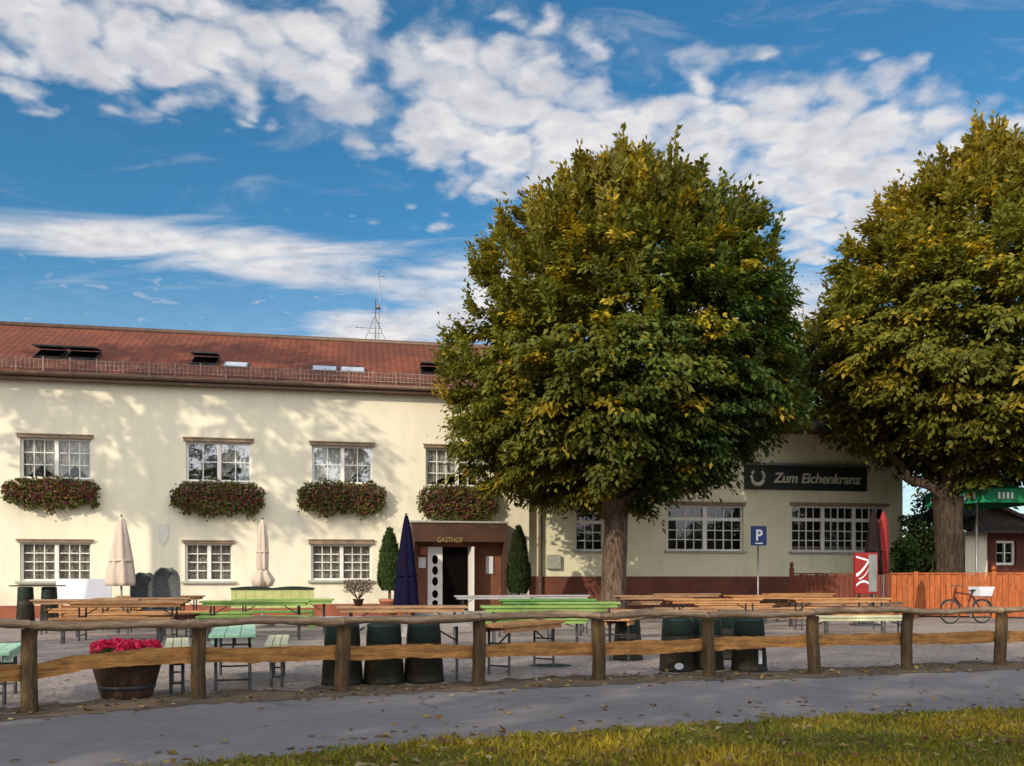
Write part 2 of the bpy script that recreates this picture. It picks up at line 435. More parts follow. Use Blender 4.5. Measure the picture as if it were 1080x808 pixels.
def limb(mb, p0, p1, r0, r1, g, seg=6, wob=.12):
    p0 = np.array(p0); p1 = np.array(p1); pts = []
    for i in range(seg+1):
        s = i/seg; p = p0*(1-s) + p1*s; p = p + g.normal(size=3)*wob*(s*(1-s)*3)
        p[2] += .35*s*(1-s)*np.linalg.norm(p1-p0)*.3
        pts.append(p)
    mb.tube(pts, [r0*(1-i/seg) + r1*(i/seg) for i in range(seg+1)], 8)
    return pts

def trunk_mesh(seed, h, r, top, n_limb, reach, z_l, flare=1.55):
    g = np.random.default_rng(seed); mb = MB()
    pts = []; rad = []
    for i in range(15):
        s = i/14; z = h*s
        pts.append((.05*math.sin(3*s+seed), .05*math.cos(2*s+seed), z - (.1 if i == 0 else 0)))
        fl = 1 + (flare-1)*math.exp(-z/.35) + .22*math.exp(-((z-h)/.5)**2)
        rad.append(r*(1 - .10*s)*fl)
    V0 = len(mb.v); mb.tube(pts, rad, 20)
    for i in range(V0, len(mb.v)):
        x, y, z = mb.v[i]; a = math.atan2(y, x)
        k = 1 + .06*math.sin(5*a + 1.5*z + seed) + .03*math.sin(9*a - 2*z)
        mb.v[i] = (x*k, y*k, z)
    limb(mb, (0, 0, h-.2), (.1, 0, top), r*.8, .05, g, 8, .25)
    for i in range(n_limb):
        a = 2*math.pi*(i + .35*g.random())/n_limb; zz = h - .35 + .3*g.random() + (1.2 if i % 2 else 0)
        e = reach*(.75 + .3*g.random())
        tip = (e*math.cos(a), .86*e*math.sin(a), z_l + (1.5 + 3.2*g.random()) + (2 if i % 2 else 0))
        P = limb(mb, (0, 0, zz), tip, r*.45, .04, g, 7, .25)
        for j in (3, 5):
            q = P[j]; ex = q + np.array([math.cos(a+.8*(1 if j == 3 else -1)), math.sin(a+.8*(1 if j == 3 else -1)), .7])*reach*.32
            limb(mb, q, ex, r*.16, .025, g, 4, .15)
    return mb

# ------------------------------------------------------------------ camera, sun, sky
cam = bpy.data.cameras.new('camera'); cam.sensor_fit = 'HORIZONTAL'; cam.sensor_width = 36; cam.lens = 36*F/1080
cam.shift_y = (HY - 404)/1080; cam.clip_end = 3000; cam.clip_start = .05
co = bpy.data.objects.new('camera', cam); col.objects.link(co); co.location = (0, 0, CAMH); co.rotation_euler = (R(90), 0, 0)
scene.camera = co

SUN_AZ, SUN_EL = R(38), R(23.5)     # behind and to the west of the camera
sd = Vector((-math.sin(SUN_AZ)*math.cos(SUN_EL), -math.cos(SUN_AZ)*math.cos(SUN_EL), math.sin(SUN_EL)))
sl = bpy.data.lights.new('sun', 'SUN'); sl.energy = 3.5; sl.angle = R(.53); sl.color = (1.0, .86, .66)
so = bpy.data.objects.new('sun', sl); col.objects.link(so); so.rotation_euler = sd.to_track_quat('Z', 'Y').to_euler(); so.location = (-20, -20, 30)

w = bpy.data.worlds.new('World'); scene.world = w; w.use_nodes = True
t = NT(w.node_tree); t.n.clear()
wo = t.node('ShaderNodeOutputWorld'); bg = t.node('ShaderNodeBackground'); t.l.new(bg.outputs[0], wo.inputs[0])
sky = t.node('ShaderNodeTexSky', sky_type='NISHITA'); sky.sun_disc = False; sky.sun_elevation = SUN_EL
sky.sun_rotation = math.atan2(sd.x, sd.y); sky.air_density = 1.0; sky.dust_density = .4; sky.ozone_density = 2.5
tc = t.node('ShaderNodeTexCoord'); sx = t.node('ShaderNodeSeparateXYZ'); t.l.new(tc.outputs['Generated'], sx.inputs[0])
X, Y, Z = sx.outputs
ya = t.math('MAXIMUM', t.math('ABSOLUTE', Y), .25)
a_ = t.math('DIVIDE', X, ya); b_ = t.math('DIVIDE', Z, ya)
zp = t.math('ADD', t.math('MAXIMUM', Z, 0.0), .10)
u_ = t.math('DIVIDE', X, zp); v_ = t.math('DIVIDE', Y, zp)
def vec(x, y, z=0.0):
    n = t.node('ShaderNodeCombineXYZ'); t.put(n.inputs[0], x); t.put(n.inputs[1], y); t.put(n.inputs[2], z); return n.outputs[0]
pv = vec(u_, v_)
def gauss(d, wd):
    q = t.math('DIVIDE', d, wd); return t.math('EXPONENT', t.math('MULTIPLY', t.math('MULTIPLY', q, q), -1.0))
def linegauss(b0, m_, wd):
    return gauss(t.math('SUBTRACT', b_, t.math('MULTIPLY_ADD', a_, m_, b0)), wd)
def blob(a0, b0, wa, wb):
    qa = t.math('DIVIDE', t.math('SUBTRACT', a_, a0), wa); qb = t.math('DIVIDE', t.math('SUBTRACT', b_, b0), wb)
    return t.math('EXPONENT', t.math('MULTIPLY', t.math('ADD', t.math('MULTIPLY', qa, qa), t.math('MULTIPLY', qb, qb)), -1.0))
def add(*xs):
    r = xs[0]
    for x in xs[1:]: r = t.math('ADD', r, x)
    return r
mul = lambda a, b: t.math('MULTIPLY', a, b)
# puffy rows overhead
n_big = t.noise(pv, 2.6, 3, .5, .3); n_puff = t.noise(pv, 15.0, 7, .50, .1)
nd = t.node('ShaderNodeTexNoise'); t.l.new(pv, nd.inputs['Vector']); nd.inputs['Scale'].default_value = 9.0; nd.inputs['Detail'].default_value = 6
dv = t.node('ShaderNodeVectorMath', operation='MULTIPLY_ADD'); t.l.new(nd.outputs['Color'], dv.inputs[0]); dv.inputs[1].default_value = (.20, .20, 0); t.l.new(pv, dv.inputs[2])
vo = t.node('ShaderNodeTexVoronoi', feature='SMOOTH_F1'); t.l.new(dv.outputs[0], vo.inputs['Vector']); vo.inputs['Scale'].default_value = 14.0; vo.inputs['Smoothness'].default_value = .45
puff = add(mul(n_big, .45), mul(n_puff, .80), mul(t.math('SUBTRACT', .42, vo.outputs['Distance']), .62))
bias = add(mul(linegauss(.575, -.16, .11), .46), mul(blob(.42, .42, .17, .10), .34), mul(blob(-.02, .49, .15, .06), .30), mul(blob(-.5, .62, .2, .05), .1),
           mul(blob(-.42, .47, .26, .06), -.28), mul(blob(.45, .66, .26, .045), -.30))
dens1 = t.ramp(add(puff, bias), .70, 1.20)
# low streaks
sv = vec(mul(a_, 2.2), mul(b_, 16.0)); n_s = t.noise(sv, 1.5, 7, .58, .5)
bias2 = add(mul(linegauss(.338, -.12, .034), .34), mul(blob(-.18, .29, .22, .035), .26), mul(blob(-.5, .42, .2, .03), .0), mul(blob(.35, .33, .4, .08), .2))
dens2 = mul(t.ramp(add(n_s, bias2), .60, .92), t.ramp(b_, .46, .40, 0, 1))
n_w = t.noise(vec(mul(a_, 3.0), mul(b_, 9.0)), 2.0, 6, .6, .8)
wisp = mul(t.ramp(n_w, .5, .85), .35)
dens = t.math('MAXIMUM', t.math('MAXIMUM', dens1, dens2), wisp)
# added unseen bank of bright cloud behind the viewer, fills the shade with light
rear = mul(t.ramp(Y, .10, -.30), t.ramp(add(n_big, mul(n_puff, .5)), .45, .75, .55, 1.0))
dens = t.math('MAXIMUM', dens, rear)
haze = t.ramp(b_, .42, .02, 0, .62)
dens = t.math('MAXIMUM', mul(dens, t.ramp(Z, .0, .05)), haze)
shade = t.ramp(add(mul(n_puff, .7), mul(n_big, .5)), .40, .85)
cloud = t.mix(shade, (6.3, 6.05, 5.9, 1), (3.9, 3.9, 4.25, 1))
# deepen the blue of the clear sky
hs = t.node('ShaderNodeHueSaturation'); t.l.new(sky.outputs[0], hs.inputs['Color']); hs.inputs['Saturation'].default_value = 1.25; hs.inputs['Value'].default_value = 1.10
hs.inputs['Hue'].default_value = .495
blue = t.mix(1.0, hs.outputs[0], (.62, .84, .84, 1), 'MULTIPLY')
bright = t.math('ADD', 1.0, mul(t.ramp(Y, .0, -.45), 1.7))  # added rear clouds made brighter still for more fill light
cl2 = t.node('ShaderNodeVectorMath', operation='SCALE'); t.l.new(cloud, cl2.inputs[0]); t.l.new(bright, cl2.inputs[3])
t.l.new(t.mix(mul(dens, .93), blue, cl2.outputs[0]), bg.inputs[0]); bg.inputs[1].default_value = .15

# ------------------------------------------------------------------ ground, road, terrace, lawn
sheet('ground', [(-600, -600), (600, -600), (600, 900), (-600, 900)], 0, M['field'])
postpx = [(-440, 796), (-170, 770), (31, 752), (210, 738), (362, 730), (505, 724), (631, 718), (747, 714), (858, 711), (957, 707), (1055, 702), (1150, 698), (1240, 694.5), (1325, 691.5)]
posts = [ground(*p) for p in postpx]
lawnpx = [(-240, 868), (-40, 838), (120, 818), (250, 803), (400, 788), (600, 775), (820, 761), (960, 753), (1080, 749), (1250, 744)]
lawn = [ground(*p) for p in lawnpx]
l0 = lawn[0] + (lawn[0]-lawn[1]).normalized()*20; l1 = lawn[-1] + (lawn[-1]-lawn[-2]).normalized()*40
f0 = posts[0] + (posts[0]-posts[1]).normalized()*25; f1 = posts[-1] + (posts[-1]-posts[-2]).normalized()*45
off = Vector((0.12, -.28, 0))
edge_far = [p + off for p in [f0] + posts + [f1]]
road = [l0] + lawn + [l1] + list(reversed(edge_far))
sheet('road', road, .008, M['asphalt'])
back_edge = [p + Vector((-.1, .45, 0)) for p in [f0] + posts + [f1]]
def wiggle(pts, amp, n):
    out = []
    for a, b in zip(pts[:-1], pts[1:]):
        for i in range(n):
            s = i/n; p = a.lerp(b, s); out.append(p + Vector((0, amp*(random.random()-.5), 0)))
    out.append(pts[-1]); return out
dirt = wiggle([p + Vector((.05, -.12, 0)) for p in edge_far], .22, 12) + list(reversed(wiggle(back_edge, .5, 10)))
sheet('verge', dirt, .012, M['dirt'])
sheet('terrace', [p + Vector((0, -.3, 0)) for p in back_edge] + [Vector((70, 60, 0)), Vector((-70, 45, 0))], .004, M['paving'])
lawn_w = wiggle([l0] + lawn + [l1], .10, 10)
sheet('lawn', lawn_w + [Vector((60, -40, 0)), Vector((-40, -40, 0))], .016, M['soil'])

def fringe_y(xs):   # y of the lawn's edge at x
    P = [l0] + lawn + [l1]
    return np.interp(xs, [p.x for p in P], [p.y for p in P])
n = 150000
gx = rng.uniform(-5.5, 9.5, n); gy = rng.uniform(3.2, 10.2, n)
ed = fringe_y(gx) + .07*np.sin(gx*9) + .06*np.sin(gx*23)
keep = gy < ed + rng.normal(size=n)*.04
gx, gy = gx[keep], gy[keep]; n = len(gx)
pat = np.sin(gx*1.7 + 1.1*np.sin(gy*2.1)) + np.sin(gy*3.3 + gx*.8) + .8*np.sin(gx*5.1 - gy*4.2)
hgt = (.022 + .055*rng.random(n)**1.6)*(1 + .38*pat/2)
P = np.stack([gx, gy, np.full(n, .015)], 1)
lean = rng.normal(size=(n, 3))*.55; lean[:, 2] = 1; D = norm(lean)
sid = norm(np.cross(D, rdir(n, rng))); wd = (.006 + .006*rng.random(n))[:, None]
V = np.empty((n, 3, 3)); V[:, 0] = P - sid*wd; V[:, 1] = P + sid*wd; V[:, 2] = P + D*hgt[:, None]*.8*1.2
kk = np.clip(.40 + .28*pat + .25*rng.normal(size=n), 0, 1)[:, None]
gc = np.array([.15, .175, .014])*(1-kk) + np.array([.42, .31, .03])*kk
dry = rng.random(n) > .93; gc[dry] = np.array([.34, .20, .06])
tag(cloud_object('grass', V.reshape(-1, 3), np.repeat(gc*(.7+.6*rng.random((n, 1))), 3, axis=0), M['grassm'], k=3), 'short olive and yellowish grass on the verge in front of the road', 'grass', kind='stuff')
# fallen leaves on lawn, road edge and terrace
pts = []
for _ in range(1900):
    x = random.uniform(-7, 10); y = fringe_y(np.array([x]))[0] + random.gauss(-1.0, 1.0); pts.append((x, y, .045 if y < fringe_y(np.array([x]))[0] else .016))
for i in range(650):
    k = random.randrange(1, len(posts)-1); s = random.random(); p = posts[k].lerp(posts[k+1], s)
    pts.append((p.x, p.y + random.gauss(-.05, .33), .02))
for i in range(90):
    pts.append((random.uniform(-8, 10), random.uniform(6, 12), .016))
P = np.array(pts); n = len(P)
D = rdir(n, rng); D[:, 2] *= .25; N = rdir(n, rng)*.35; N[:, 2] += 1
pal = np.array([(.30, .19, .05), (.22, .11, .04), (.40, .30, .09), (.16, .09, .05), (.36, .28, .16)])
Vf, Cf = leaf_mesh(P, D, N, .05 + .05*rng.random(n), .035 + .03*rng.random(n), pal[rng.integers(0, 5, n)]*(.6+.7*rng.random((n, 1))))
tag(cloud_object('fallen_leaves', Vf, Cf, M['grassm']), 'small dry fallen leaves scattered along the fence and the grass edge', 'leaves', kind='stuff')

# ------------------------------------------------------------------ buildings
TH = math.atan(.18); CT = math.cos(TH); SW = 29.36
def fl(px, py, v=0.0):
    """(u, z) in the facade's own coordinates seen at a pixel, on the plane set v behind the facade"""
    k = (px - HX)/F; Yw = (SW + v/CT)/(1 - .18*k); Xw = k*Yw
    u = Xw*CT + (Yw - SW)*math.sin(TH)
    return u, CAMH + (HY - py)*Yw/F
def rect(x0, x1, y0, y1, v=0.0):
    u0, _ = fl(x0, y0, v); u1, _ = fl(x1, y0, v); xm = .5*(x0+x1)
    return u0, u1, fl(xm, y1, v)[1], fl(xm, y0, v)[1]

def wall_mesh(mb, u0, u1, z0, z1, holes, v=0.0, rev=.28, mi=0, mrev=0, mback=1, back=True):
    us = sorted({u0, u1} | {h[0] for h in holes} | {h[1] for h in holes}); zs = sorted({z0, z1} | {h[2] for h in holes} | {h[3] for h in holes})
    for a, b in zip(us[:-1], us[1:]):
        for c, d in zip(zs[:-1], zs[1:]):
            m_ = ((a+b)/2, (c+d)/2)
            if any(h[0] < m_[0] < h[1] and h[2] < m_[1] < h[3] for h in holes): continue
            mb.quad((a, v, c), (b, v, c), (b, v, d), (a, v, d), mi)
    for (a, b, c, d) in holes:
        r = v + rev
        mb.quad((a, v, c), (a, v, d), (a, r, d), (a, r, c), mrev); mb.quad((b, v, c), (b, r, c), (b, r, d), (b, v, d), mrev)
        mb.quad((a, v, d), (b, v, d), (b, r, d), (a, r, d), mrev); mb.quad((a, v, c), (a, r, c), (b, r, c), (b, v, c), mrev)
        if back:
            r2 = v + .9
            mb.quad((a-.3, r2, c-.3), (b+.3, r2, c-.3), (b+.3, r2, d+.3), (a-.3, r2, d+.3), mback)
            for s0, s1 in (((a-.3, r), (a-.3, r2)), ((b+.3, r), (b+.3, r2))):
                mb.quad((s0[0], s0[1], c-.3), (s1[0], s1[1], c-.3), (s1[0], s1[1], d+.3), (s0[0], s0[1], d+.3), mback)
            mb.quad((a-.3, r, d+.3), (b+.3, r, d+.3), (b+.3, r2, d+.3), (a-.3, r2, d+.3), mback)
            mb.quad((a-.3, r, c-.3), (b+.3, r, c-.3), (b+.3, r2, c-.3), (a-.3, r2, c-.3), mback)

def window(parent, r, v=0.0, split=(.5,), bars=(3, 4), transom=None, glass='glass', curtains=(('net', 0, 1, 0, 1),), lintel=.10, over=.07, sill=True, fw=.065, mull=.12):
    u0, u1, z0, z1 = r
    mb = MB(); y0, y1 = v+.10, v+.17
    mb.box(u0, u1, y0, y1, z1-fw, z1); mb.box(u0, u1, y0, y1, z0, z0+fw)
    mb.box(u0, u0+fw, y0, y1, z0+fw, z1-fw); mb.box(u1-fw, u1, y0, y1, z0+fw, z1-fw)
    ms = [u0 + s*(u1-u0) for s in split]
    for m_ in ms: mb.box(m_-mull/2, m_+mull/2, y0-.015, y1, z0+fw, z1-fw)
    edges = [u0+fw] + [e for m_ in ms for e in (m_-mull/2, m_+mull/2)] + [u1-fw]
    zt = z1-fw
    if transom:
        tz = z0 + transom*(z1-z0)
        for a, b in zip(edges[0::2], edges[1::2]): mb.box(a, b, y0-.01, y1, tz-.06, tz+.06)
    bw = .015
    for a, b in zip(edges[0::2], edges[1::2]):
        zones = [(z0+fw, zt, bars[1])] if not transom else [(z0+fw, tz-.06, bars[1]), (tz+.06, zt, 1)]
        for (c, d, nr) in zones:
            for i in range(1, bars[0]):
                x = a + (b-a)*i/bars[0]; wb = bw*(1.5 if bars[0] == 4 and i == 2 else 1); mb.box(x-wb, x+wb, y0+.02, y0+.05, c, d)
            for j in range(1, nr):
                z = c + (d-c)*j/nr
                for i in range(bars[0]):
                    xa = a + (b-a)*i/bars[0] + bw*1.6; xb = a + (b-a)*(i+1)/bars[0] - bw*1.6
                    mb.box(xa, xb, y0+.022, y0+.048, z-bw, z+bw)
    f = mb.build('window', M['white'], parent)
    q = MB(); yg = v+.145
    for a, b in zip(edges[0::2], edges[1::2]): q.quad((a, yg, z0+fw), (b, yg, z0+fw), (b, yg, zt), (a, yg, zt))
    q.build('pane', M[glass], f)
    W_, H_ = u1-u0, z1-z0
    for (cm, a, b, c, d) in curtains:
        cb = MB(); n_ = 26
        for i in range(n_):
            xa = u0 + W_*(a + (b-a)*i/n_); xb = u0 + W_*(a + (b-a)*(i+1)/n_)
            ya_ = v+.24 + .02*math.sin(i*1.9); yb_ = v+.24 + .02*math.sin((i+1)*1.9)
            mid = abs((i+.5)/n_ - .5)*2
            zl = z0 + H_*c + (H_*.34*(1-mid) if cm == 'lace' else 0)
            cb.quad((xa, ya_, zl), (xb, yb_, zl), (xb, yb_, z0+H_*d), (xa, ya_, z0+H_*d))
        cb.build('curtain', M[cm], f)
    if lintel:
        lb = MB(); lb.box(u0-over, u1+over, v-.07, v+.09, z1-.002, z1+lintel); lb.box(u0-over-.03, u1+over+.03, v-.10, v-.07, z1+lintel-.035, z1+lintel)
        lb.build('lintel', M['lintelm'], f)
    if sill:
        sb = MB(); sb.box(u0-.10, u1+.10, v-.11, v+.10, z0-.075, z0-.003)
        sb.build('sill', M['sillm'], f)
    return f

# --- hotel building
hb = thing('hotel_building', 'long cream two-storey inn with red tiled roof, lattice windows and brown entrance', 'building', (0, SW, 0), TH)
uL = fl(-190, 400)[0]; uR = fl(558, 400)[0]; zE = 7.55
upper = [(21, 96, 462, 505), (196, 265, 466, 508), (329, 393, 470, 510), (449, 515, 473, 513)]
lower = [(21, 96, 572, 613), (195, 245, 573, 613), (328, 392, 574, 612)]
extra = [(-150, -74, 459, 503), (-150, -74, 571, 614)]
hup = [rect(*q) for q in upper]; hlo = [rect(*q) for q in lower]; hex_ = [rect(*q) for q in extra]
er = rect(436, 529, 562, 655); er = (er[0], er[1], 0.0, er[3])
wm = MB()
wall_mesh(wm, uL, uR, 0, zE, hup + hlo + hex_, mback=1)
# carve: the entrance is its own set of quads in front, so the wall simply stops there
vb = 8.6
wm.quad((uL, 0, 0), (uL, 0, zE), (uL, vb, zE), (uL, vb, 0)); wm.quad((uR, 0, 0), (uR, vb, 0), (uR, vb, zE), (uR, 0, zE))
wm.quad((uL, vb, 0), (uL, vb, zE), (uR, vb, zE), (uR, vb, 0))
zR = 10.3
wm.add([(uR, 0, zE), (uR, vb, zE), (uR, vb/2, zR-.1)], [(0, 1, 2)]); wm.add([(uL, 0, zE), (uL, vb, zE), (uL, vb/2, zR-.1)], [(0, 2, 1)])
wm.build('wall', [M['wall'], M['room']], hb)
pb = MB(); pb.box(uL, er[0]-.12, -.03, .02, 0, .40); pb.box(er[1]+.12, uR, -.03, .02, 0, .40)
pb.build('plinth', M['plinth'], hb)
rm = MB()
def roofslab(mb, u0, u1, v0, z0, v1, z1, th=.10):
    mb.add([(u0, v0, z0), (u1, v0, z0), (u1, v1, z1), (u0, v1, z1), (u0, v0, z0-th), (u1, v0, z0-th), (u1, v1, z1-th), (u0, v1, z1-th)],
           [(0,1,2,3), (7,6,5,4), (0,4,5,1), (1,5,6,2), (2,6,7,3), (3,7,4,0)])
roofslab(rm, uL-.3, uR+.15, -.38, zE+.04, vb/2, zR)
roofslab(rm, uL-.3, uR+.15, vb+.38, zE+.04, vb/2, zR)
roof = rm.build('roof', M['tile'], hb)
rc = MB(); rc.tube([(uL-.3, vb/2, zR+.02), (uR+.15, vb/2, zR+.02)], .11, 8); rc.build('ridge_cap', M['gutter'], roof)
gb = MB()
gb.tube([(uL-.3, -.44, zE+.02), (uR+.15, -.44, zE+.02)], .075, 8); gb.box(uL-.3, uR+.15, -.36, -.02, zE-.14, zE-.07); gb.build('gutter', M['gutter'], hb)
sg = MB()
def roofz(v): return zE + .04 + (v+.38)/(vb/2+.38)*(zR-zE-.04)
vg = -.12
for i in range(3): sg.tube([(uL-.2, vg, roofz(vg)+.07+.14*i), (uR+.1, vg, roofz(vg)+.07+.14*i)], .016, 4)
x = uL; i = 0
while x < uR:
    if i % 6 == 0: sg.box(x-.02, x+.02, vg-.02, vg+.02, roofz(vg)-.02, roofz(vg)+.42)
    else: sg.box(x-.010, x+.010, vg-.01, vg+.01, roofz(vg)+.03, roofz(vg)+.36)
    x += .13; i += 1
sg.build('snow_guard', M['guard'], hb)
# roof windows
sl_ang = math.atan2(zR-zE, vb/2+.38)
def skylight(px, w_, kind, v=.95, L=.7):
    u = fl(px, 375, v)[0]; z = roofz(v)
    fr = MB(); mt = Matrix.Translation((u, v, z)) @ Matrix.Rotation(sl_ang, 4, 'X')
    fr.box(-w_/2, w_/2, 0, L, .0, .07, 0, mt)
    if kind == 'open':
        fr.box(-w_/2+.04, w_/2-.04, .05, L-.06, .072, .074, 1, mt)  # black sheet painted for the shade in the open slot
        m2 = mt @ Matrix.Translation((0, L, .09)) @ Matrix.Rotation(R(-24), 4, 'X')
        fr.box(-w_/2, w_/2, -L, 0, 0, .05, 0, m2); fr.box(-w_/2+.06, w_/2-.06, -L+.06, -.06, .051, .055, 2, m2)
    else:
        fr.box(-w_/2+.05, w_/2-.05, .05, L-.05, .071, .076, 2, mt)
    fr.build('roof_window', [M['dmetal'] if kind == 'open' else M['metal'], M['dark'], M['skyglass'] if kind != 'open' else M['skyglass2']], roof)
M['skyglass'] = pmat('pale_skylight_glass', (.55, .60, .66), (.48, .52, .58), 2, .15, spec=.6)
M['skyglass2'] = pmat('grey_skylight_glass', (.22, .24, .24), (.15, .17, .17), 2, .2, spec=.6)
for px, w_, kd in ((50, .85, 'open'), (85, .95, 'open'), (215, .85, 'open'), (248, .8, 'shut'), (342, .85, 'shut'), (372, .85, 'shut'), (456, .8, 'open')):
    skylight(px, w_, kd, v=.75 if kd == 'shut' else .95, L=.55 if kd == 'shut' else .75)
for q, r in zip(range(4), hup):
    cs = [[('lace', .04, .49, .02, 1), ('lace', .52, .96, .02, 1)], [('lace', .52, .97, .1, 1)], [('blind', .03, .47, 0, 1), ('lace', .53, .97, 0, 1)], [('lace', .03, .97, .05, 1)]][q]
    window(hb, r, bars=(3, 3) if q in (0, 3) else (2, 2), glass='glass_up' if q in (1, 2) else 'glass', curtains=cs, sill=True, lintel=.12)
for q, r in zip(range(3), hlo):
    window(hb, r, bars=(2, 4) if q == 1 else (3, 4), glass='glass', curtains=[('net', .03, .97, 0, .96)], lintel=.10 if q < 2 else .16)
for r in hex_: window(hb, r, bars=(3, 4), curtains=[('net', .03, .97, 0, .96)])
# entrance portal
pr = rect(433, 531, 553, 655); pu0, pu1, pz1 = pr[0], pr[1], pr[3]
vi = .0
zh = fl(480, 576, -.1)[1]
em = MB()
em.box(pu0, pu1, -.75, -.02, zh+.12, pz1, 0)                       # canopy fascia
em.box(pu0-.05, pu1+.05, -.80, -.02, pz1, pz1+.06, 2)              # canopy lid
em.box(pu0, pu0+.10, -.75, -.02, 0, zh+.12, 0); em.box(pu1-.10, pu1, -.75, -.02, 0, zh+.12, 0)
em.box(pu0+.10, pu1-.10, -.05, -.012, 0, zh+.12, 1)                # tiled back wall
em.box(pu0+.10, pu1-.10, -.70, -.05, 0, .16, 3)                    # step
ent = em.build('entrance', [M['portal'], M['portal_lit'], M['sillm'], M['concrete']], hb)
d0, d1 = fl(467, 600, -.06)[0], fl(493, 600, -.06)[0]
zd = fl(480, 577, -.06)[1]
om = MB(); om.box(d0, d1, -.062, -.052, .16, zd); om.build('doorway_shade', M['dark'], ent)  # flat black panel, darkness of the open door put into its colour
lm = MB(); a0, a1 = fl(451, 600, -.08)[0], fl(466.5, 600, -.08)[0]
lm.box(a0, a1, -.12, -.064, .16, zd, 0)
def oval(mb, x, y, z, rx, rz, mi):
    n_ = 16; mb.add([(x + rx*math.cos(2*math.pi*i/n_), y, z + rz*math.sin(2*math.pi*i/n_)) for i in range(n_)], [tuple(range(n_))], mi)
for zc, rz_ in ((.80, .16), (.63, .15), (.46, .15), (.26, .14), (.12, .10)): oval(lm, (a0+a1)/2, -.123, .16 + zc*(zd-.16), .10, rz_, 1)
lm.build('door_leaf', [M['white'], M['dark']], ent)
l2 = MB(); b0 = fl(494, 600, -.08)[0]; b1 = fl(495.5, 600, -.3)[0]
l2.add([(b0, -.07, .16), (b1+.06, -.62, .16), (b1+.06, -.62, zd), (b0, -.07, zd), (b0+.05, -.07, .16), (b1+.11, -.62, .16), (b1+.11, -.62, zd), (b0+.05, -.07, zd)],
       [(0,1,2,3), (7,6,5,4), (1,5,6,2), (3,2,6,7), (0,4,5,1), (0,3,7,4)])
l2.build('door_leaf', M['white'], ent)
nb = MB(); x0, x1 = fl(441.5, 590, -.08)[0], fl(449, 590, -.08)[0]; nb.box(x0, x1, -.10, -.053, fl(445, 599, -.1)[1], fl(445, 588, -.1)[1]); nb.build('notice', M['signwhite'], ent)
nb = MB(); x0, x1 = fl(512.5, 590, -.08)[0], fl(520, 590, -.08)[0]; nb.box(x0, x1, -.10, -.053, fl(516, 605, -.1)[1], fl(516, 587, -.1)[1]); nb.build('menu_board', M['signwhite'], ent)
kb = MB(); x0, x1 = fl(443, 590, -.08)[0], fl(450, 590, -.08)[0]; kb.box(x0, x1, -.16, -.053, fl(445, 585, -.1)[1], fl(445, 577, -.1)[1]); kb.build('letter_box', M['terracotta'], ent)

def text_mesh(name, s, size, m, parent, loc, shear=0.0, bold=0.0, ext=.01, width=None, rot=(math.pi/2, 0, 0)):
    cu = bpy.data.curves.new(name, 'FONT'); cu.body = s; cu.size = size; cu.extrude = ext; cu.shear = shear; cu.offset = bold; cu.align_x = 'LEFT'
    o = bpy.data.objects.new(name, cu); col.objects.link(o)
    bpy.context.view_layer.update()
    me = bpy.data.meshes.new_from_object(o.evaluated_get(bpy.context.evaluated_depsgraph_get()))
    bpy.data.objects.remove(o)
    me.name = name; me.materials.clear(); me.materials.append(m)
    ob = bpy.data.objects.new(name, me); col.objects.link(ob); ob.parent = parent; ob.location = loc; ob.rotation_euler = rot
    if width:
        xs = [v_.co.x for v_ in me.vertices]; ob.scale = (width/(max(xs)-min(xs)), 1, 1)
    return ob
tu0, tu1 = fl(461, 568, -.76)[0], fl(488, 568, -.76)[0]
text_mesh('lettering', 'GASTHOF', .24, M['gold'], ent, (tu0, -.757, fl(475, 572, -.76)[1]), width=tu1-tu0)
# wall emblem
eb = MB(); q = rect(167, 178, 553, 576); cxm = (q[0]+q[1])/2
eb.add([(q[0], -.02, q[3]), (q[0], -.02, q[2]+.25), (cxm, -.02, q[2]), (q[1], -.02, q[2]+.25), (q[1], -.02, q[3])], [(0,1,2,3,4)])
eb.build('wall_emblem', pmat('faded_emblem', (.68, .66, .55), (.56, .57, .54), 9, .9), hb)
# antenna
an = MB(); ua, za = fl(396, 360, vb/2)[0], zR
h_t = hz(326, 33.0) - zR
an.tube([(ua, vb/2, za), (ua, vb/2, za+h_t+.3)], [.03, .018], 6)
for dx in (-.45, .45): an.tube([(ua+dx, vb/2+.1, za), (ua-.02, vb/2, za+h_t*.75)], .013, 5)
for i in range(5): an.box(ua-.28+.03*i, ua+.28-.03*i, vb/2-.008, vb/2+.008, za+.35+.2*i, za+.37+.2*i)
an.tube([(ua+.10, vb/2, za+h_t-.05), (ua+.10, vb/2, za+h_t+.12)], [.10, .03], 8)
an.tube([(ua+.12, vb/2, za+.1), (ua+.17, vb/2, za+h_t+1.0), (ua+.10, vb/2, za+h_t+1.2), (ua+.2, vb/2, za+h_t+1.45)], .014, 5); an.tube([(ua+.15, vb/2, za+h_t+1.2), (ua+.55, vb/2, za+h_t+1.2)], .012, 5)
an.tube([(ua-.75, vb/2, za+.55), (ua, vb/2, za+.55)], .01, 4); an.tube([(ua-.72, vb/2-.2, za+.55), (ua-.72, vb/2+.2, za+.62)], .012, 4)
an.build('antenna', M['metal'], hb)

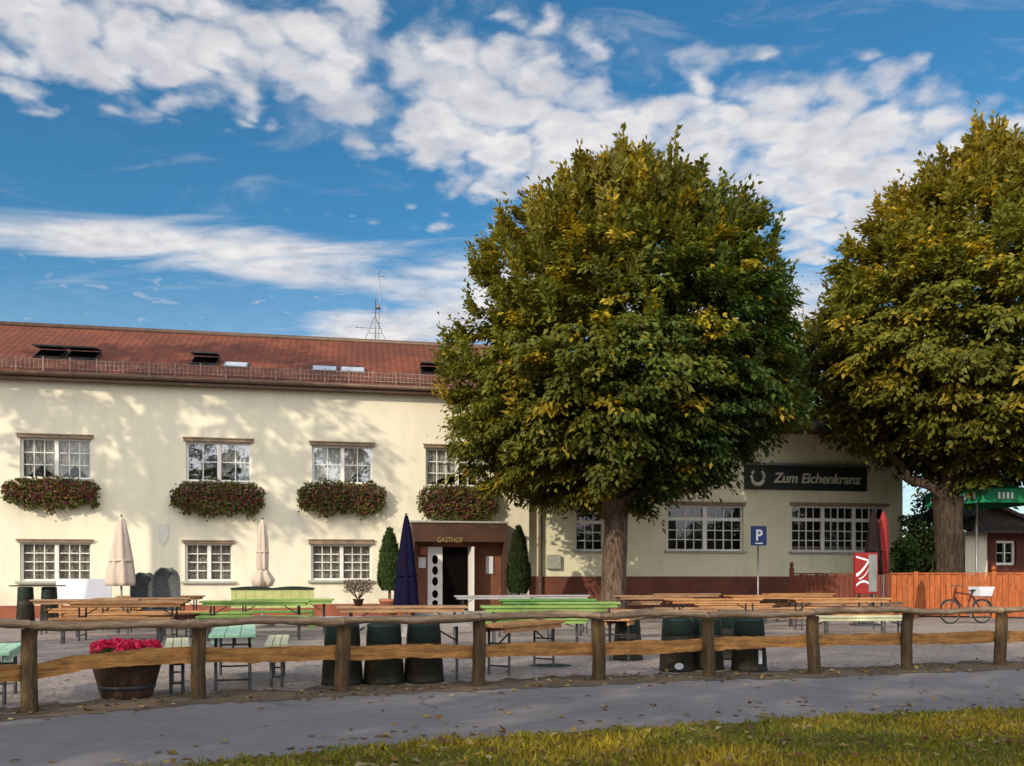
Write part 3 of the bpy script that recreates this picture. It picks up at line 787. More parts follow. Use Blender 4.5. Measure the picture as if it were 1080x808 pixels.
# --- restaurant building
rb = thing('restaurant_building', 'lower greenish cream restaurant wing with dark name board behind the lime trees', 'building', (0, SW, 0), TH)
V2 = .30
xL = uR + .02; xR = fl(952, 500, V2)[0]; zE2 = fl(760, 452, V2)[1]
rw = [(607, 637, 540, 581), (704, 784, 533, 581), (835, 935, 534, 582)]
hr = [rect(*q, V2) for q in rw]
wm = MB(); wall_mesh(wm, xL, xR, 0, zE2, hr, v=V2, mback=1)
wm.quad((xL, V2, 0), (xL, V2, zE2), (xL, vb, zE2), (xL, vb, 0)); wm.quad((xR, V2, 0), (xR, vb, 0), (xR, vb, zE2), (xR, V2, zE2)); wm.quad((xL, vb, 0), (xL, vb, zE2), (xR, vb, zE2), (xR, vb, 0))
zR2 = zE2 + 1.9; wm.add([(xR, V2, zE2), (xR, vb, zE2), (xR, vb/2, zR2-.1)], [(0, 1, 2)])
wm.build('wall', [M['wall2'], M['room']], rb)
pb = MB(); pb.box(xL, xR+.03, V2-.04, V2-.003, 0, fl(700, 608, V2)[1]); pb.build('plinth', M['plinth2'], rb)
rm = MB(); roofslab(rm, xL, xR+.3, V2-.4, zE2+.03, vb/2, zR2); roofslab(rm, xL, xR+.3, vb+.35, zE2+.03, vb/2, zR2)
roof2 = rm.build('roof', M['tile'], rb)
gb = MB(); gb.tube([(xL, V2-.46, zE2), (xR+.3, V2-.46, zE2)], .075, 8); gb.box(xL, xR+.2, V2-.36, V2-.003, zE2-.12, zE2-.06); gb.build('gutter', M['gutter'], rb)
window(rb, hr[0], V2, split=(), bars=(3, 3), transom=.74, curtains=[], lintel=.10)
window(rb, hr[1], V2, split=(.5,), bars=(4, 3), transom=.70, curtains=[], lintel=.12, mull=.16)
window(rb, hr[2], V2, split=(.335, .665), bars=(4, 3), transom=.70, curtains=[('net', .03, .97, 0, .12)], lintel=.12, mull=.14)
dp = MB(); ud = fl(570, 550, V2-.1)[0]; dp.tube([(ud, V2-.09, .05), (ud, V2-.09, zE2-.5), (ud, V2-.42, zE2-.1)], .075, 10)
for z in (.6, 2.6, 4.4): dp.tube([(ud, V2-.09, z), (ud, V2-.09, z+.06)], .092, 10)
dp.build('downpipe', M['pipe'], rb)
mbx = MB(); q = rect(577, 591, 585, 600, V2-.1); mbx.cbox(q[0], q[1], V2-.14, V2-.003, q[2], q[3], .01); mbx.build('meter_box', M['sillm'], rb)
# name board
sg_ = MB(); q = rect(786, 914, 492, 517, V2-.1)
sg_.cbox(q[0], q[1], V2-.13, V2-.003, q[2], q[3], .012, 0); sg_.box(q[0]-.03, q[1]+.03, V2-.20, V2-.003, q[3]+.003, q[3]+.09, 1)
sb_ = sg_.build('name_board', [M['signgreen'], M['metal']], rb)
vt = V2-.137; hgt = q[3]-q[2]
x0 = fl(816, 510, vt)[0]; x1 = fl(909, 510, vt)[0]
text_mesh('lettering', 'Zum Eichenkranz', .50, M['signletter'], sb_, (x0, vt, q[2]+hgt*.30), shear=.22, bold=.012, width=x1-x0)
hs_ = MB(); hx = fl(799, 503, vt)[0]; hzc = q[2]+hgt*.50
P_ = [(hx + .25*math.sin(aa), vt-.01, hzc - .27*math.cos(aa)) for aa in np.linspace(-2.5, 2.5, 20)]
hs_.tube(P_, [.045 + .03*math.cos(aa/1.7) for aa in np.linspace(-2.5, 2.5, 20)], 8); hs_.build('horseshoe_emblem', M['signletter'], sb_)

# --- garden hut
HD = 31.0
hut = thing('garden_hut', 'dark red garden hut with low dark roof and small white window', 'hut', at(1048, HD), TH)
hm = MB(); k = HD/F
def hx_(px): return (px-1048)*k*1.01
hw0, hw1 = hx_(1042), hx_(1118); ze = hz(560, HD); zp = hz(531, HD); wz = rect_ = None
wn = (hx_(1051), hx_(1075), hz(596, HD), hz(570, HD))
wall_mesh(hm, hw0, hw1, 0, ze, [wn], 0, .12, 0, 0, 2)
cl = hx_(1016); hm.quad((cl, .06, 0), (hw0, .06, 0), (hw0, .06, ze-.15), (cl, .06, ze-.15), 1); hm.quad((hw0, 0, 0), (hw0, 0, ze), (hw0, .06, ze), (hw0, .06, 0), 0)
hm.quad((cl, .06, 0), (cl, .06, ze), (cl, 3, ze), (cl, 3, 0), 1); hm.quad((hw1, 0, 0), (hw1, 3, 0), (hw1, 3, ze), (hw1, 0, ze), 0); hm.quad((cl, 3, 0), (cl, 3, ze), (hw1, 3, ze), (hw1, 3, 0), 0)
pk = hx_(1041); hm.add([(cl, .005, ze), (hw1, .005, ze), (pk, .005, zp-.05)], [(0, 1, 2)], 0)
hm.build('wall', [M['hutwall'], M['wall'], M['room']], hut)
hr_ = MB()
for s, e in ((cl-.45, hz(545, HD)), (hw1+.35, hz(566, HD))):
    hr_.add([(pk, -.45, zp), (s, -.45, e), (s, 3.3, e), (pk, 3.3, zp), (pk, -.45, zp-.13), (s, -.45, e-.13), (s, 3.3, e-.13), (pk, 3.3, zp-.13)],
            [(0,1,2,3), (7,6,5,4), (0,4,5,1), (1,5,6,2), (2,6,7,3)])
fe = hz(557, HD)
hr_.add([(cl-.35, -.75, fe-.12), (hw1+.3, -.75, fe-.12), (hw1+.2, -.02, fe+.30), (pk+.25, -.02, zp-.16), (pk-.25, -.02, zp-.16), (cl-.3, -.02, fe+.25)], [(0, 1, 2, 3, 4, 5), (5, 4, 3, 2, 1, 0)])
hr_.box(cl-.35, hw1+.3, -.77, -.752, fe-.22, fe-.11)
hr_.build('roof', M['hutroof'], hut)
window(hut, wn, 0, split=(.5,), bars=(1, 2), curtains=[], lintel=0, sill=False, fw=.09, mull=.05)
bb = MB(); bb.box(hx_(1016), hx_(1040), -.05, .055, hz(565, HD), hz(561, HD)); bb.build('beam', M['sillm'], hut)

# ------------------------------------------------------------------ trees
zt = lambda py, S: CAMH + (HY-py)/S
S1 = 36.0
T1 = thing('lime_tree', 'broad round lime tree with bare brown trunk standing in front of the restaurant wall', 'tree', at(648, 25.0), 0, 'lime trees on the terrace')
prof1 = [(zt(174, S1), .3), (zt(184, S1), 1.0), (zt(205, S1), 2.1), (zt(234, S1), 3.1), (zt(265, S1), 3.95), (zt(302, S1), 4.55), (zt(342, S1), 4.9), (zt(400, S1), 5.0), (zt(435, S1), 4.95), (zt(465, S1), 4.7), (zt(488, S1), 3.95), (zt(504, S1), 2.9), (zt(520, S1), 1.4)]
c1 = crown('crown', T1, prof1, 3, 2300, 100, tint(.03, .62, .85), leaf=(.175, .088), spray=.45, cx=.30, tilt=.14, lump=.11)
tr1 = trunk_mesh(5, 3.55, .36, 12.5, 9, 3.9, 4.0).build('trunk', M['bark'], T1)
S2 = 31.9
T2 = thing('lime_tree', 'taller yellowing lime tree rising behind the orange board fence and parked bicycle', 'tree', at(1001, 28.2), 0, 'lime trees on the terrace')
prof2 = [(zt(143, S2), .2), (zt(157, S2), .7), (zt(172, S2), 1.25), (zt(194, S2), 2.05), (zt(216, S2), 3.1), (zt(248, S2), 4.0), (zt(284, S2), 4.8), (zt(330, S2), 5.8), (zt(390, S2), 6.4), (zt(430, S2), 6.3), (zt(462, S2), 5.4), (zt(478, S2), 4.0), (zt(493, S2), 2.4), (zt(506, S2), 1.0)]
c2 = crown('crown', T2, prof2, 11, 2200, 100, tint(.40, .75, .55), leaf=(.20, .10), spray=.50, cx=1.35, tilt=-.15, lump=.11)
tr2 = trunk_mesh(8, 3.9, .44, 13.0, 9, 4.2, 4.4).build('trunk', M['bark2'], T2)
# the avenue goes on behind and beside the camera: these trees throw the dappled shade on road and facade
TS = thing('lime_tree', 'thin-crowned lime tree on the verge behind the viewer', 'tree', (-11, -7, 0), 2.2, 'lime trees on the terrace')
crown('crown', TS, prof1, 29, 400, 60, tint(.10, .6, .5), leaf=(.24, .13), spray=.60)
trunk_mesh(5, 3.55, .33, 12.0, 7, 3.7, 4.0).build('trunk', M['bark'], TS)
for (x, y, sc, rz, lab) in ((-23.0, -4.0, .95, 4.0, 'thin-crowned lime tree further along the road behind the viewer'),
                            (0.5, -10.0, .90, 3.1, 'thin-crowned lime tree on the verge straight behind the viewer')):
    o = copy_tree(TS); o.location = (x, y, 0); o.scale = (sc,)*3; o.rotation_euler = (0, 0, rz); o['label'] = lab
TH_ = thing('tall_tree', 'tall high-crowned tree beside the western end of the terrace', 'tree', (-19.8, 16.2, 0), 0)
crown('crown', TH_, [(9.6, 1.0), (10.6, 3.2), (12, 4.6), (13.5, 4.8), (15, 4.0), (16.5, 2.4), (17.5, .5)], 41, 230, 50, tint(.1, .5, .5), leaf=(.26, .14), spray=.62)
trunk_mesh(15, 9.2, .32, 15.5, 7, 3.2, 10.5).build('trunk', M['bark'], TH_)

# distant woods on the horizon
n = 9000; ang = rng.uniform(-1.3, 1.3, n); dist = rng.uniform(150, 190, n)
P = np.stack([dist*np.sin(ang), dist*np.cos(ang), rng.random(n)**.8*(5.5 + 1.5*np.sin(ang*40) + np.sin(ang*97))], 1)
Vd, Cd = leaf_mesh(P, rdir(n, rng), rdir(n, rng), 2.2, 1.7, (np.array([.05, .07, .03])*(.6 + .8*rng.random((n, 1)))))
n = 14000; ang = rng.uniform(1.2, 2*math.pi-1.2, n); dist = rng.uniform(100, 135, n)  # taller rear band, added unseen so panes reflect dark trees, not sky
P2 = np.stack([dist*np.sin(ang), dist*np.cos(ang), rng.random(n)**.8*(12 + 2.5*np.sin(ang*31) + 1.5*np.sin(ang*83))], 1)
Vd2, Cd2 = leaf_mesh(P2, rdir(n, rng), rdir(n, rng), 2.4, 1.9, (np.array([.05, .07, .03])*(.6 + .8*rng.random((n, 1)))))
Vd = np.concatenate([Vd, Vd2]); Cd = np.concatenate([Cd, Cd2])
tag(cloud_object('distant_woods', Vd, Cd, M['leaf']), 'low band of far-off woods along the horizon, added taller behind the viewer', 'woods', kind='stuff')

# ------------------------------------------------------------------ rustic fence
fence = thing('rustic_fence', 'rustic brown timber fence with round posts and two wavy rails along the road', 'fence', posts[5], 0)
base = posts[5]
railz = []
tops = [664, 661, 659, 657.5, 655, 651.5, 649.5, 648, 646, 644, 643, 642, 641, 640.3]
for p, ty in zip(posts, tops): railz.append(hz(ty, p.y))
for i, p in enumerate(posts):
    g = np.random.default_rng(100+i); h = railz[i] - .045; r = .070 + .008*g.random()
    mb = MB(); pts_ = []; rad = []
    for j in range(9):
        s = j/8; pts_.append((.012*math.sin(4*s+i), .012*math.cos(3*s+i*2), -.1 + (h+.1)*s)); rad.append(r*(1.06 - .10*s + .03*g.normal()*.5))
    mb.tube(pts_, rad, 14)
    for j in range(len(mb.v)):
        x, y, z = mb.v[j]; a = math.atan2(y, x); kf = 1 + .05*math.sin(3*a+i) + .03*math.sin(7*a+i*2); mb.v[j] = (x*kf, y*kf, z)
    mb.build('post', M['post'], fence, p - base)
for i in range(len(posts)-1):
    a, b = posts[i], posts[i+1]; L = (b-a).length; rz = math.atan2(b.y-a.y, b.x-a.x); g = np.random.default_rng(200+i)
    mb = MB(); n_ = 18; pts_ = []; rad = []
    za, zb = railz[i]-.005, railz[i+1]-.005
    sag = g.uniform(-.03, .035)
    for j in range(n_+1):
        s = j/n_; pts_.append((L*s, .012*math.sin(7*s+i), za + (zb-za)*s + sag*math.sin(math.pi*s) + .010*math.sin(7*s+i*1.7) + .003*g.normal()))
        rad.append(.053 + .005*math.sin(5*s+i) + .002*g.normal())
    mb.tube(pts_, rad, 12, flat=.86)
    mb.build('top_rail', M['rail'], fence, Vector((a.x, a.y, 0)) - Vector((base.x, base.y, 0)), (0, 0, rz))
lows = [(-440, 719), (-170, 714), (31, 711), (120, 694), (210, 691.5), (362, 689), (505, 688), (631, 684.5), (747, 680), (858, 677), (957, 674), (1055, 672), (1150, 669), (1240, 667), (1325, 665)]
lp = [q for i, q in enumerate(lows) if i != 3]
for i in range(len(posts)-1):
    a, b = posts[i], posts[i+1]; L = (b-a).length; rz = math.atan2(b.y-a.y, b.x-a.x); g = np.random.default_rng(300+i)
    za, zb = hz(lp[i][1], a.y), hz(lp[i+1][1], b.y)
    mb = MB(); n_ = 16; hh = .078; bow = (.055 if i == 2 else g.uniform(-.012, .02))
    V_ = []; Fc = []
    for j in range(n_+1):
        s = j/n_; zc = za + (zb-za)*s + bow*math.sin(math.pi*s)
        tp = zc + hh*(1 + .10*math.sin(6*s+i) + .06*g.normal()); bt = zc - hh*(1 + .12*math.sin(5*s+2*i) + .06*g.normal())
        V_ += [(L*s, .048, bt), (L*s, .048, tp), (L*s, .095, tp), (L*s, .095, bt)]
    for j in range(n_):
        for q in range(4):
            q2 = (q+1) % 4; Fc.append((j*4+q, (j+1)*4+q, (j+1)*4+q2, j*4+q2))
    Fc += [(0, 1, 2, 3), (n_*4+3, n_*4+2, n_*4+1, n_*4)]
    mb.add(V_, Fc); mb.build('lower_rail', M['railplank'], fence, Vector((a.x, a.y, 0)) - Vector((base.x, base.y, 0)), (0, 0, rz))

# ------------------------------------------------------------------ orange board fence
bf0, bf1 = at(835, 28.9), at(1120, 25.9)
bfe = thing('board_fence', 'orange-brown board fence with square posts in front of the restaurant corner', 'fence', bf0, math.atan2(bf1.y-bf0.y, bf1.x-bf0.x))
LB = (bf1-bf0).length
def bpos(px):
    # distance along the fence seen at px
    d_ = (bf1-bf0).normalized(); kx = (px-HX)/F
    return (kx*bf0.y - bf0.x)/(d_.x - kx*d_.y)
marks = [835, 872, 937, 966, 1048, 1120]
for i, px in enumerate(marks):
    mb = MB(); x = bpos(px); hgt = 1.62 if i == 0 else 1.42 + (.05 if i in (3, 4) else 0); mb.cbox(x-.07, x+.07, -.07, .07, 0, hgt, .015)
    if i in (0, 4): mb.lathe([(.0, .2), (.07, .12), (.07, .06), (.03, 0)][::-1], 10, (x, 0, hgt))
    mb.build('post', M['orange'] if i >= 3 else M['orange_shade'], bfe)
for i in range(len(marks)-1):
    x0, x1 = bpos(marks[i])+.075, bpos(marks[i+1])-.075; mb = MB(); x = x0; nb_ = max(3, round((x1-x0)/.16)); wd = (x1-x0)/nb_
    for j in range(nb_):
        jj = .006*((j*7) % 3); top = 1.36 + .012*((j*5) % 3) + (.10 if i == 0 and False else 0)
        mb.cbox(x+.006, x+wd-.006, -.02-jj, .012-jj, .06, top, .006); x += wd
    mb.box(x0, x1, .013, .05, .30, .40); mb.box(x0, x1, .013, .05, 1.05, 1.15); mb.box(x0, x1, -.05, .03, 1.385, 1.43)
    mb.build('panel', M['orange'] if i >= 2 else M['orange_shade'], bfe)

# ------------------------------------------------------------------ beer garden furniture
def proto_table(L, Wd, H, mt, ml, name='beer_table'):
    root = thing(name, '', 'table')
    mb = MB(); gw = .008; nb_ = 3; wb = Wd/nb_
    for j in range(nb_): mb.cbox(-L/2, L/2, -Wd/2 + j*wb + gw/2, -Wd/2 + (j+1)*wb - gw/2, H-.040, H, .005)
    mb.box(-L/2+.06, L/2-.06, -Wd/2+.03, -Wd/2+.06, H-.105, H-.041); mb.box(-L/2+.06, L/2-.06, Wd/2-.06, Wd/2-.03, H-.105, H-.041)
    mb.build('tabletop', mt, root)
    for s in (-1, 1):
        x = s*(L/2-.22); lb = MB(); w2 = Wd/2-.07
        for q in (-1, 1): lb.tube([(x, q*w2, 0), (x, q*w2, H-.03)], .018, 6)
        lb.tube([(x, -w2, .12), (x, w2, .12)], .013, 6); lb.tube([(x, -w2, H*.62), (x, w2, H*.62)], .013, 6)
        lb.tube([(x, 0, H*.62), (x - s*.42, 0, H-.04)], .011, 6)
        lb.build('leg_frame', ml, root)
    return root
protos = {}
def furn(kind, mt, px, d, rot, label, group, L=2.2, Wd=None, H=None, ml='dmetal'):
    Wd = Wd or (.52 if kind == 'table' else .26); H = H or (.78 if kind == 'table' else .50)
    if mt == 'tablewood' and int(px*7 + d*10) % 5 < 2: mt = 'tablewood2'
    key = (kind, mt, L, Wd, H, ml)
    if key not in protos:
        nm = {'table': 'beer_table', 'bench': 'beer_bench'}[kind]
        o = protos[key] = proto_table(L, Wd, H, M[mt], M[ml], nm); o['category'] = kind
        if kind == 'bench':
            for ch in o.children:
                if ch.name.startswith('tabletop'): ch.name = 'seat'; ch.data.name = 'seat'
    else: o = copy_tree(protos[key])
    o.location = at(px, d); o.rotation_euler = (0, 0, R(rot)); o['label'] = label; o['group'] = group; o['category'] = kind
    return o
GW, GG, GM = 'wooden beer garden tables and benches', 'green beer garden tables and benches', 'mint tables and pale benches by the rustic fence'
furn('table', 'tablewood', 136, 17.2, 8, 'long wooden beer table below the closed beige parasol, frontmost of that set', GW)
furn('table', 'tablewood', 152, 20.6, 10, 'wooden beer table just before the two grey hooded chairs', GW)
furn('table', 'tablewood', 92, 19.2, 14, 'wooden beer table in front of the white leaning board', GW)
furn('bench', 'tablewood', 118, 16.3, 8, 'wooden bench on the road side of the table below the beige parasol', GW)
furn('bench', 'tablewood', 128, 18.3, 9, 'wooden bench between the tables by the white leaning board', GW)
furn('bench', 'redwood', 184, 17.6, 72, 'short dark wooden bench set end-on beside the wooden table', GW, L=1.3)
furn('bench', 'tablewood', 168, 19.6, 10, 'wooden bench before the grey hooded chairs', GW)
furn('table', 'lime', 270, 18.0, 9, 'lime green table in front of the green backrest bench', GG)
furn('bench', 'lime', 268, 17.1, 9, 'lime green bench on the road side of the table before the backrest bench', GG)
furn('table', 'greytop', 520, 24.5, 10, 'grey topped table standing before the open entrance door', 'grey topped tables by the entrance', H=.76)
furn('table', 'greytop', 582, 25.2, 10, 'grey topped table standing before the dark pointed conifer', 'grey topped tables by the entrance', H=.76)
furn('table', 'green', 577, 19.4, 8, 'bright green table between the entrance and the big tree trunk', GG)
furn('bench', 'green', 570, 18.3, 8, 'bright green bench in front of the bright green table near the trunk', GG)
furn('table', 'lime', 574, 14.8, 6, 'yellowish green table above the manhole cover, behind the wooden one', GG)
furn('bench', 'lime', 560, 16.1, 6, 'yellowish green bench behind the yellowish green table', GG)
furn('table', 'mint', 247, 10.25, 107, 'mint green table set end-on between two pale benches', GM, L=2.0, Wd=.5, H=.64)
furn('bench', 'pale', 187, 9.75, 111, 'pale bench between the pink flower planter and the mint table', GM, L=1.6, H=.52)
furn('bench', 'pale', 293, 10.3, 104, 'pale bench between the mint table and the row of three barrels', GM, L=1.5, H=.52)
furn('bench', 'mint', -6, 8.75, 114, 'mint bench cut off by the picture edge beside the first fence post', GM, L=1.3, Wd=.42, H=.54)
furn('table', 'whitetop', 421, 10.45, 4, 'white topped table carried above the row of three barrels', 'pale tables near the rustic fence', L=1.85, Wd=.5, H=.775)
furn('table', 'tablewood', 425, 14.6, 6, 'wooden table with the twiggy pot plant, before the navy parasol', GW)
furn('table', 'tablewood', 551, 11.5, 58, 'wooden table set aslant beside the manhole cover', GW, L=1.6, Wd=.45, H=.66)
furn('table', 'tablewood', 657, 13.0, 70, 'short wooden table with one barrel under it, below the trunk', GW, L=.95, Wd=.42, H=.66)
furn('table', 'tablewood', 752, 19.8, 8, 'wooden beer table in front of the parking sign', GW)
furn('table', 'tablewood', 690, 23.6, 9, 'wooden beer table by the plinth under the window beside the trunk', GW)
furn('table', 'tablewood', 806, 24.0, 10, 'wooden beer table along the red plinth behind the parking sign', GW)
furn('table', 'tablewood', 884, 20.6, 4, 'wooden beer table below the red and white advertising panel', GW, L=2.4)
furn('bench', 'tablewood', 680, 20.6, 8, 'wooden bench beside the trunk of the broad lime tree', GW)
furn('bench', 'tablewood', 750, 18.6, 8, 'wooden bench on the road side of the table before the parking sign', GW)
furn('bench', 'tablewood', 735, 22.0, 8, 'wooden bench between the two table rows before the double window', GW)
furn('bench', 'tablewood', 892, 19.3, 4, 'wooden bench in front of the table below the advertising panel', GW)
furn('bench', 'tablewood', 868, 22.3, 6, 'wooden bench behind the table below the advertising panel', GW)
furn('bench', 'pale', 905, 17.2, 5, 'bench coloured pale for the sunlit ground, nearest the rustic fence below the advertising panel', GW)  # pale colour stands for sunlit ground glimpsed between bench legs

furn('table', 'tablewood', 722, 26.6, 10, 'wooden beer table pushed against the red plinth under the double window', GW)
furn('table', 'tablewood', 842, 26.8, 10, 'wooden beer table before the first post of the board fence', GW)
furn('bench', 'tablewood', 800, 21.6, 8, 'wooden bench under the parking sign post', GW)
furn('bench', 'tablewood', 830, 18.4, 5, 'wooden bench between the parking sign and the advertising panel', GW)
furn('table', 'tablewood', 170, 23.2, 10, 'wooden beer table close to the foot of the grey hooded chairs', GW)
furn('bench', 'tablewood', 100, 21.4, 12, 'wooden bench between the white board and the closed beige parasol', GW)

for px, d, r, lab in ((700, 18.0, 6, 'wooden bench nearest the trunk on the road side of the tables'), (775, 23.2, 9, 'wooden bench behind the parking sign post by the tables'), (660, 25.6, 9, 'wooden bench against the plinth beside the trunk'), (850, 24.6, 8, 'wooden bench before the dark board fence and the tables'), (915, 25.0, 6, 'wooden bench behind the advertising panel')):
    furn('bench', 'tablewood', px, d, r, lab, GW, H=.56)
furn('table', 'lime', 300, 19.4, 9, 'lime green table pushed against the green backrest bench', GG)
furn('bench', 'lime', 236, 19.0, 12, 'lime green bench at the end of the lime green tables near the chairs', GG, L=1.3)
furn('table', 'lime', 610, 17.0, 8, 'yellowish green table reaching in front of the big tree trunk', GG, L=1.6)

# green bench with a backrest
gbn = thing('garden_bench', 'green garden bench with high panelled backrest under the second closed parasol', 'bench', at(287, 21.2), R(10))
mb = MB(); mb.cbox(-1.0, 1.0, -.25, .15, .40, .45, .01); mb.build('seat', M['green'], gbn)
mb = MB(); mb.cbox(-1.0, 1.0, .16, .20, .50, .98, .01)
for i in range(9): mb.box(-.9+.22*i, -.88+.22*i, .150, .159, .52, .96)
mb.build('backrest', M['olive'], gbn)
mb = MB()
pr_ = [(-1.02 + 2.04*i/16, .98 + .04*abs(math.sin(i/16*math.pi*2))) for i in range(17)]
for (xa, za_), (xb, zb_) in zip(pr_[:-1], pr_[1:]): mb.add([(xa, .13, .97), (xb, .13, .97), (xb, .23, .97), (xa, .23, .97), (xa, .13, za_+.03), (xb, .13, zb_+.03), (xb, .23, zb_+.03), (xa, .23, za_+.03)], [(0,1,5,4), (2,3,7,6), (4,5,6,7)])
mb.build('crest_rail', M['barrel_top'], gbn)
for s in (-.95, .95):
    for y in (-.22, .10):
        mb = MB(); mb.box(s-.04, s+.04, y, y+.06, 0, .40); mb.build('leg', M['green'], gbn)

# barrels
def barrel(px, d, label, group, s=1.0, sticker=None, H=.72):
    root = thing('barrel', label, 'barrel', at(px, d), random.random()*.3 - .15 if sticker is None else 0, group)
    mb = MB()
    rr_ = lambda z: (.248 - .055*(z/H)**.9)*s
    mb.lathe([(.24*s, 0), (.25*s, .015), (rr_(.05), .05), (rr_(.05)*.985, .06)] + [(rr_(H*q)*(1.012 if i_ % 2 else .998), H*q) for i_, q in enumerate((.2, .21, .23, .24, .45, .46, .48, .49, .68))], 28); mb.build('body', M['barrel'], root)
    mb = MB(); mb.lathe([(rr_(H*.685), H*.685), (rr_(H*.7)*1.02, H*.70), (rr_(H*.9), H*.93), (rr_(H)*1.03, H*.94), (rr_(H)*1.03, H*.985), (.15*s, H)], 28); mb.build('lid', M['barrel_top'], root)
    if sticker == 'tall': mb = MB(); mb.box(.06, .105, -.246, -.215, .12, .30); mb.build('sticker', M['signwhite'], root)
    if sticker == 'dot':
        mb = MB(); n_ = 14; mb.add([(-.02 + .06*math.cos(2*math.pi*i/n_), -.252, .09 + .045*math.sin(2*math.pi*i/n_)) for i in range(n_)], [tuple(range(n_))]); mb.build('sticker', M['signwhite'], root)
    return root
G3 = 'dark barrels under the white topped table'
barrel(361, 10.05, 'dark green-brown barrel behind the fence post, under the white table', G3)
barrel(405, 10.15, 'middle one of the three dark barrels under the white table', G3)
barrel(447, 10.3, 'dark barrel under the white table, beside its braced metal legs', G3)
G4 = 'dark barrels behind the fence near the parking sign'
barrel(714, 11.5, 'dark barrel with a round white dot near its base', G4, .98, 'dot')
barrel(745, 11.75, 'dark barrel half hidden behind the fence post, between two others', G4, .98)
barrel(790, 11.5, 'dark barrel with an upright white sticker low on its side', G4, .98, 'tall')
barrel(766, 13.2, 'greyer barrel standing further back between two dark barrels', G4, .9)
barrel(662, 13.1, 'dark barrel under the short wooden table below the trunk', G4, .95, H=.62)
G5 = 'dark barrels under the bistro table by the inn wall'
barrel(27, 23.0, 'tall dark barrel under the outer end of the dark green board', G5, .95, H=1.02)
barrel(52, 23.2, 'tall dark barrel under the dark green board, next to the white board', G5, .95, H=1.02)
tb = MB(); p = at(40, 23.1, 1.03); tb.cbox(-.62, .62, -.28, .28, 0, .035, .006)
tag(tb.build('table_board', M['barrel_top'], None, p, (0, 0, R(10))), 'dark green board lying on two tall barrels below a lattice window', 'tabletop')
# white board leaning on the wall
wb = MB(); wb.cbox(-.78, .78, -.02, .02, 0, .66, .006)
p = at(88, 25.6, .58)
bs = thing('leaning_board', 'plain white board standing on trestles against the inn wall under the window', 'board', at(88, 25.6), R(10))
wb.build('panel', M['board'], bs, (0, 0, .58), (R(-8), 0, 0))
for s in (-.6, .6):
    mb = MB(); mb.box(s-.03, s+.03, -.15, .02, 0, .575); mb.build('trestle', M['tablewood'], bs)

# hooded chairs
def hooded(px, d, rz, H, label):
    root = thing('hooded_chair', label, 'chair', at(px, d), R(rz), 'grey hooded chairs by the inn wall')
    mb = MB(); n_ = 14; rows = 10; w2 = .31; V_ = []; Fc = []
    for j in range(rows+1):
        z = .42 + (H-.42)*j/rows; s = max(0.0, (z-.42-(H-.42)*.58)/((H-.42)*.42)); wr = w2*math.sqrt(1 - .88*s**3.5) if s > 0 else w2
        for i in range(n_+1):
            a = math.pi*i/n_; V_.append((-wr*math.cos(a), .28*math.sin(a)*(1 - .25*s) + .0, z))
    for j in range(rows):
        for i in range(n_): Fc.append((j*(n_+1)+i, j*(n_+1)+i+1, (j+1)*(n_+1)+i+1, (j+1)*(n_+1)+i))
    mb.add(V_, Fc, 0, True); o = mb.build('hood', M['hood'], root)
    sm = o.modifiers.new('thickness', 'SOLIDIFY'); sm.thickness = .035
    mb = MB(); mb.cbox(-.30, .30, -.30, .24, .36, .46, .03); mb.build('seat', M['hood'], root)
    for sx_ in (-.26, .26):
        for sy in (-.26, .2):
            mb = MB(); mb.tube([(sx_, sy, 0), (sx_, sy, .36)], .02, 6); mb.build('leg', M['dmetal'], root)
    return root
hooded(152, 22.0, 14, 1.38, 'grey wicker hooded chair, lower of the two by the inn wall')
hooded(175, 21.6, 4, 1.50, 'grey wicker hooded chair with the taller rounded hood by the inn wall')

# ------------------------------------------------------------------ closed parasols
def parasol(name_label, px, d, y_top, y_bot, wpx, m, group=None, base=True, folds=7, seed=0):
    root = thing('parasol', name_label, 'parasol', at(px, d), .3*seed, group)
    zt_, zb_ = hz(y_top, d), hz(y_bot, d); rb_ = wpx/2*d/F; Hc = zt_-zb_
    mb = MB(); mb.tube([(0, 0, 0), (0, 0, zt_+.05)], .024, 8); mb.build('pole', M['metal'], root)
    mb = MB()
    prof = [(rb_*.97, zb_), (rb_*1.0, zb_+.06*Hc), (rb_*.90, zb_+.22*Hc), (rb_*.72, zb_+.45*Hc), (rb_*.52, zb_+.68*Hc), (rb_*.34, zb_+.86*Hc), (rb_*.20, zb_+.96*Hc), (.03, zt_)]
    if wpx < 14: prof = [(rb_*.8, zb_), (rb_*.95, zb_+.05*Hc), (rb_*1.0, zb_+.3*Hc), (rb_*.9, zb_+.6*Hc), (rb_*.7, zb_+.85*Hc), (rb_*.35, zb_+.96*Hc), (.03, zt_)]
    mod = lambda th, z: 1 + .13*math.cos(folds*th + seed + 1.2*z) + .05*math.cos(3*th + 2*z + seed)
    mb.lathe(prof, 56, mod=mod); cn = mb.build('canopy', m, root)
    zs_ = zb_ + .35*Hc; mb = MB(); rr = np.interp(zs_, [q[1] for q in prof], [q[0] for q in prof])*1.09
    mb.lathe([(rr, zs_), (rr*1.02, zs_+.02), (rr, zs_+.05)], 28); mb.build('strap', m, cn)
    if base:
        mb = MB(); mb.lathe([(.30, 0), (.30, .07), (.26, .10), (.06, .11), (.05, .30), (.04, .31)], 20); mb.build('base', M['concrete'], root)
    return root
parasol('closed beige parasol like a wide cone beside the grey hooded chairs', 128, 21.2, 545, 618, 27, M['beige'], 'closed beige parasols', seed=1)
p2 = parasol('slim closed beige parasol with bundled hem above the green backrest bench', 277, 22.3, 548, 602, 12, M['beige'], 'closed beige parasols', seed=2)
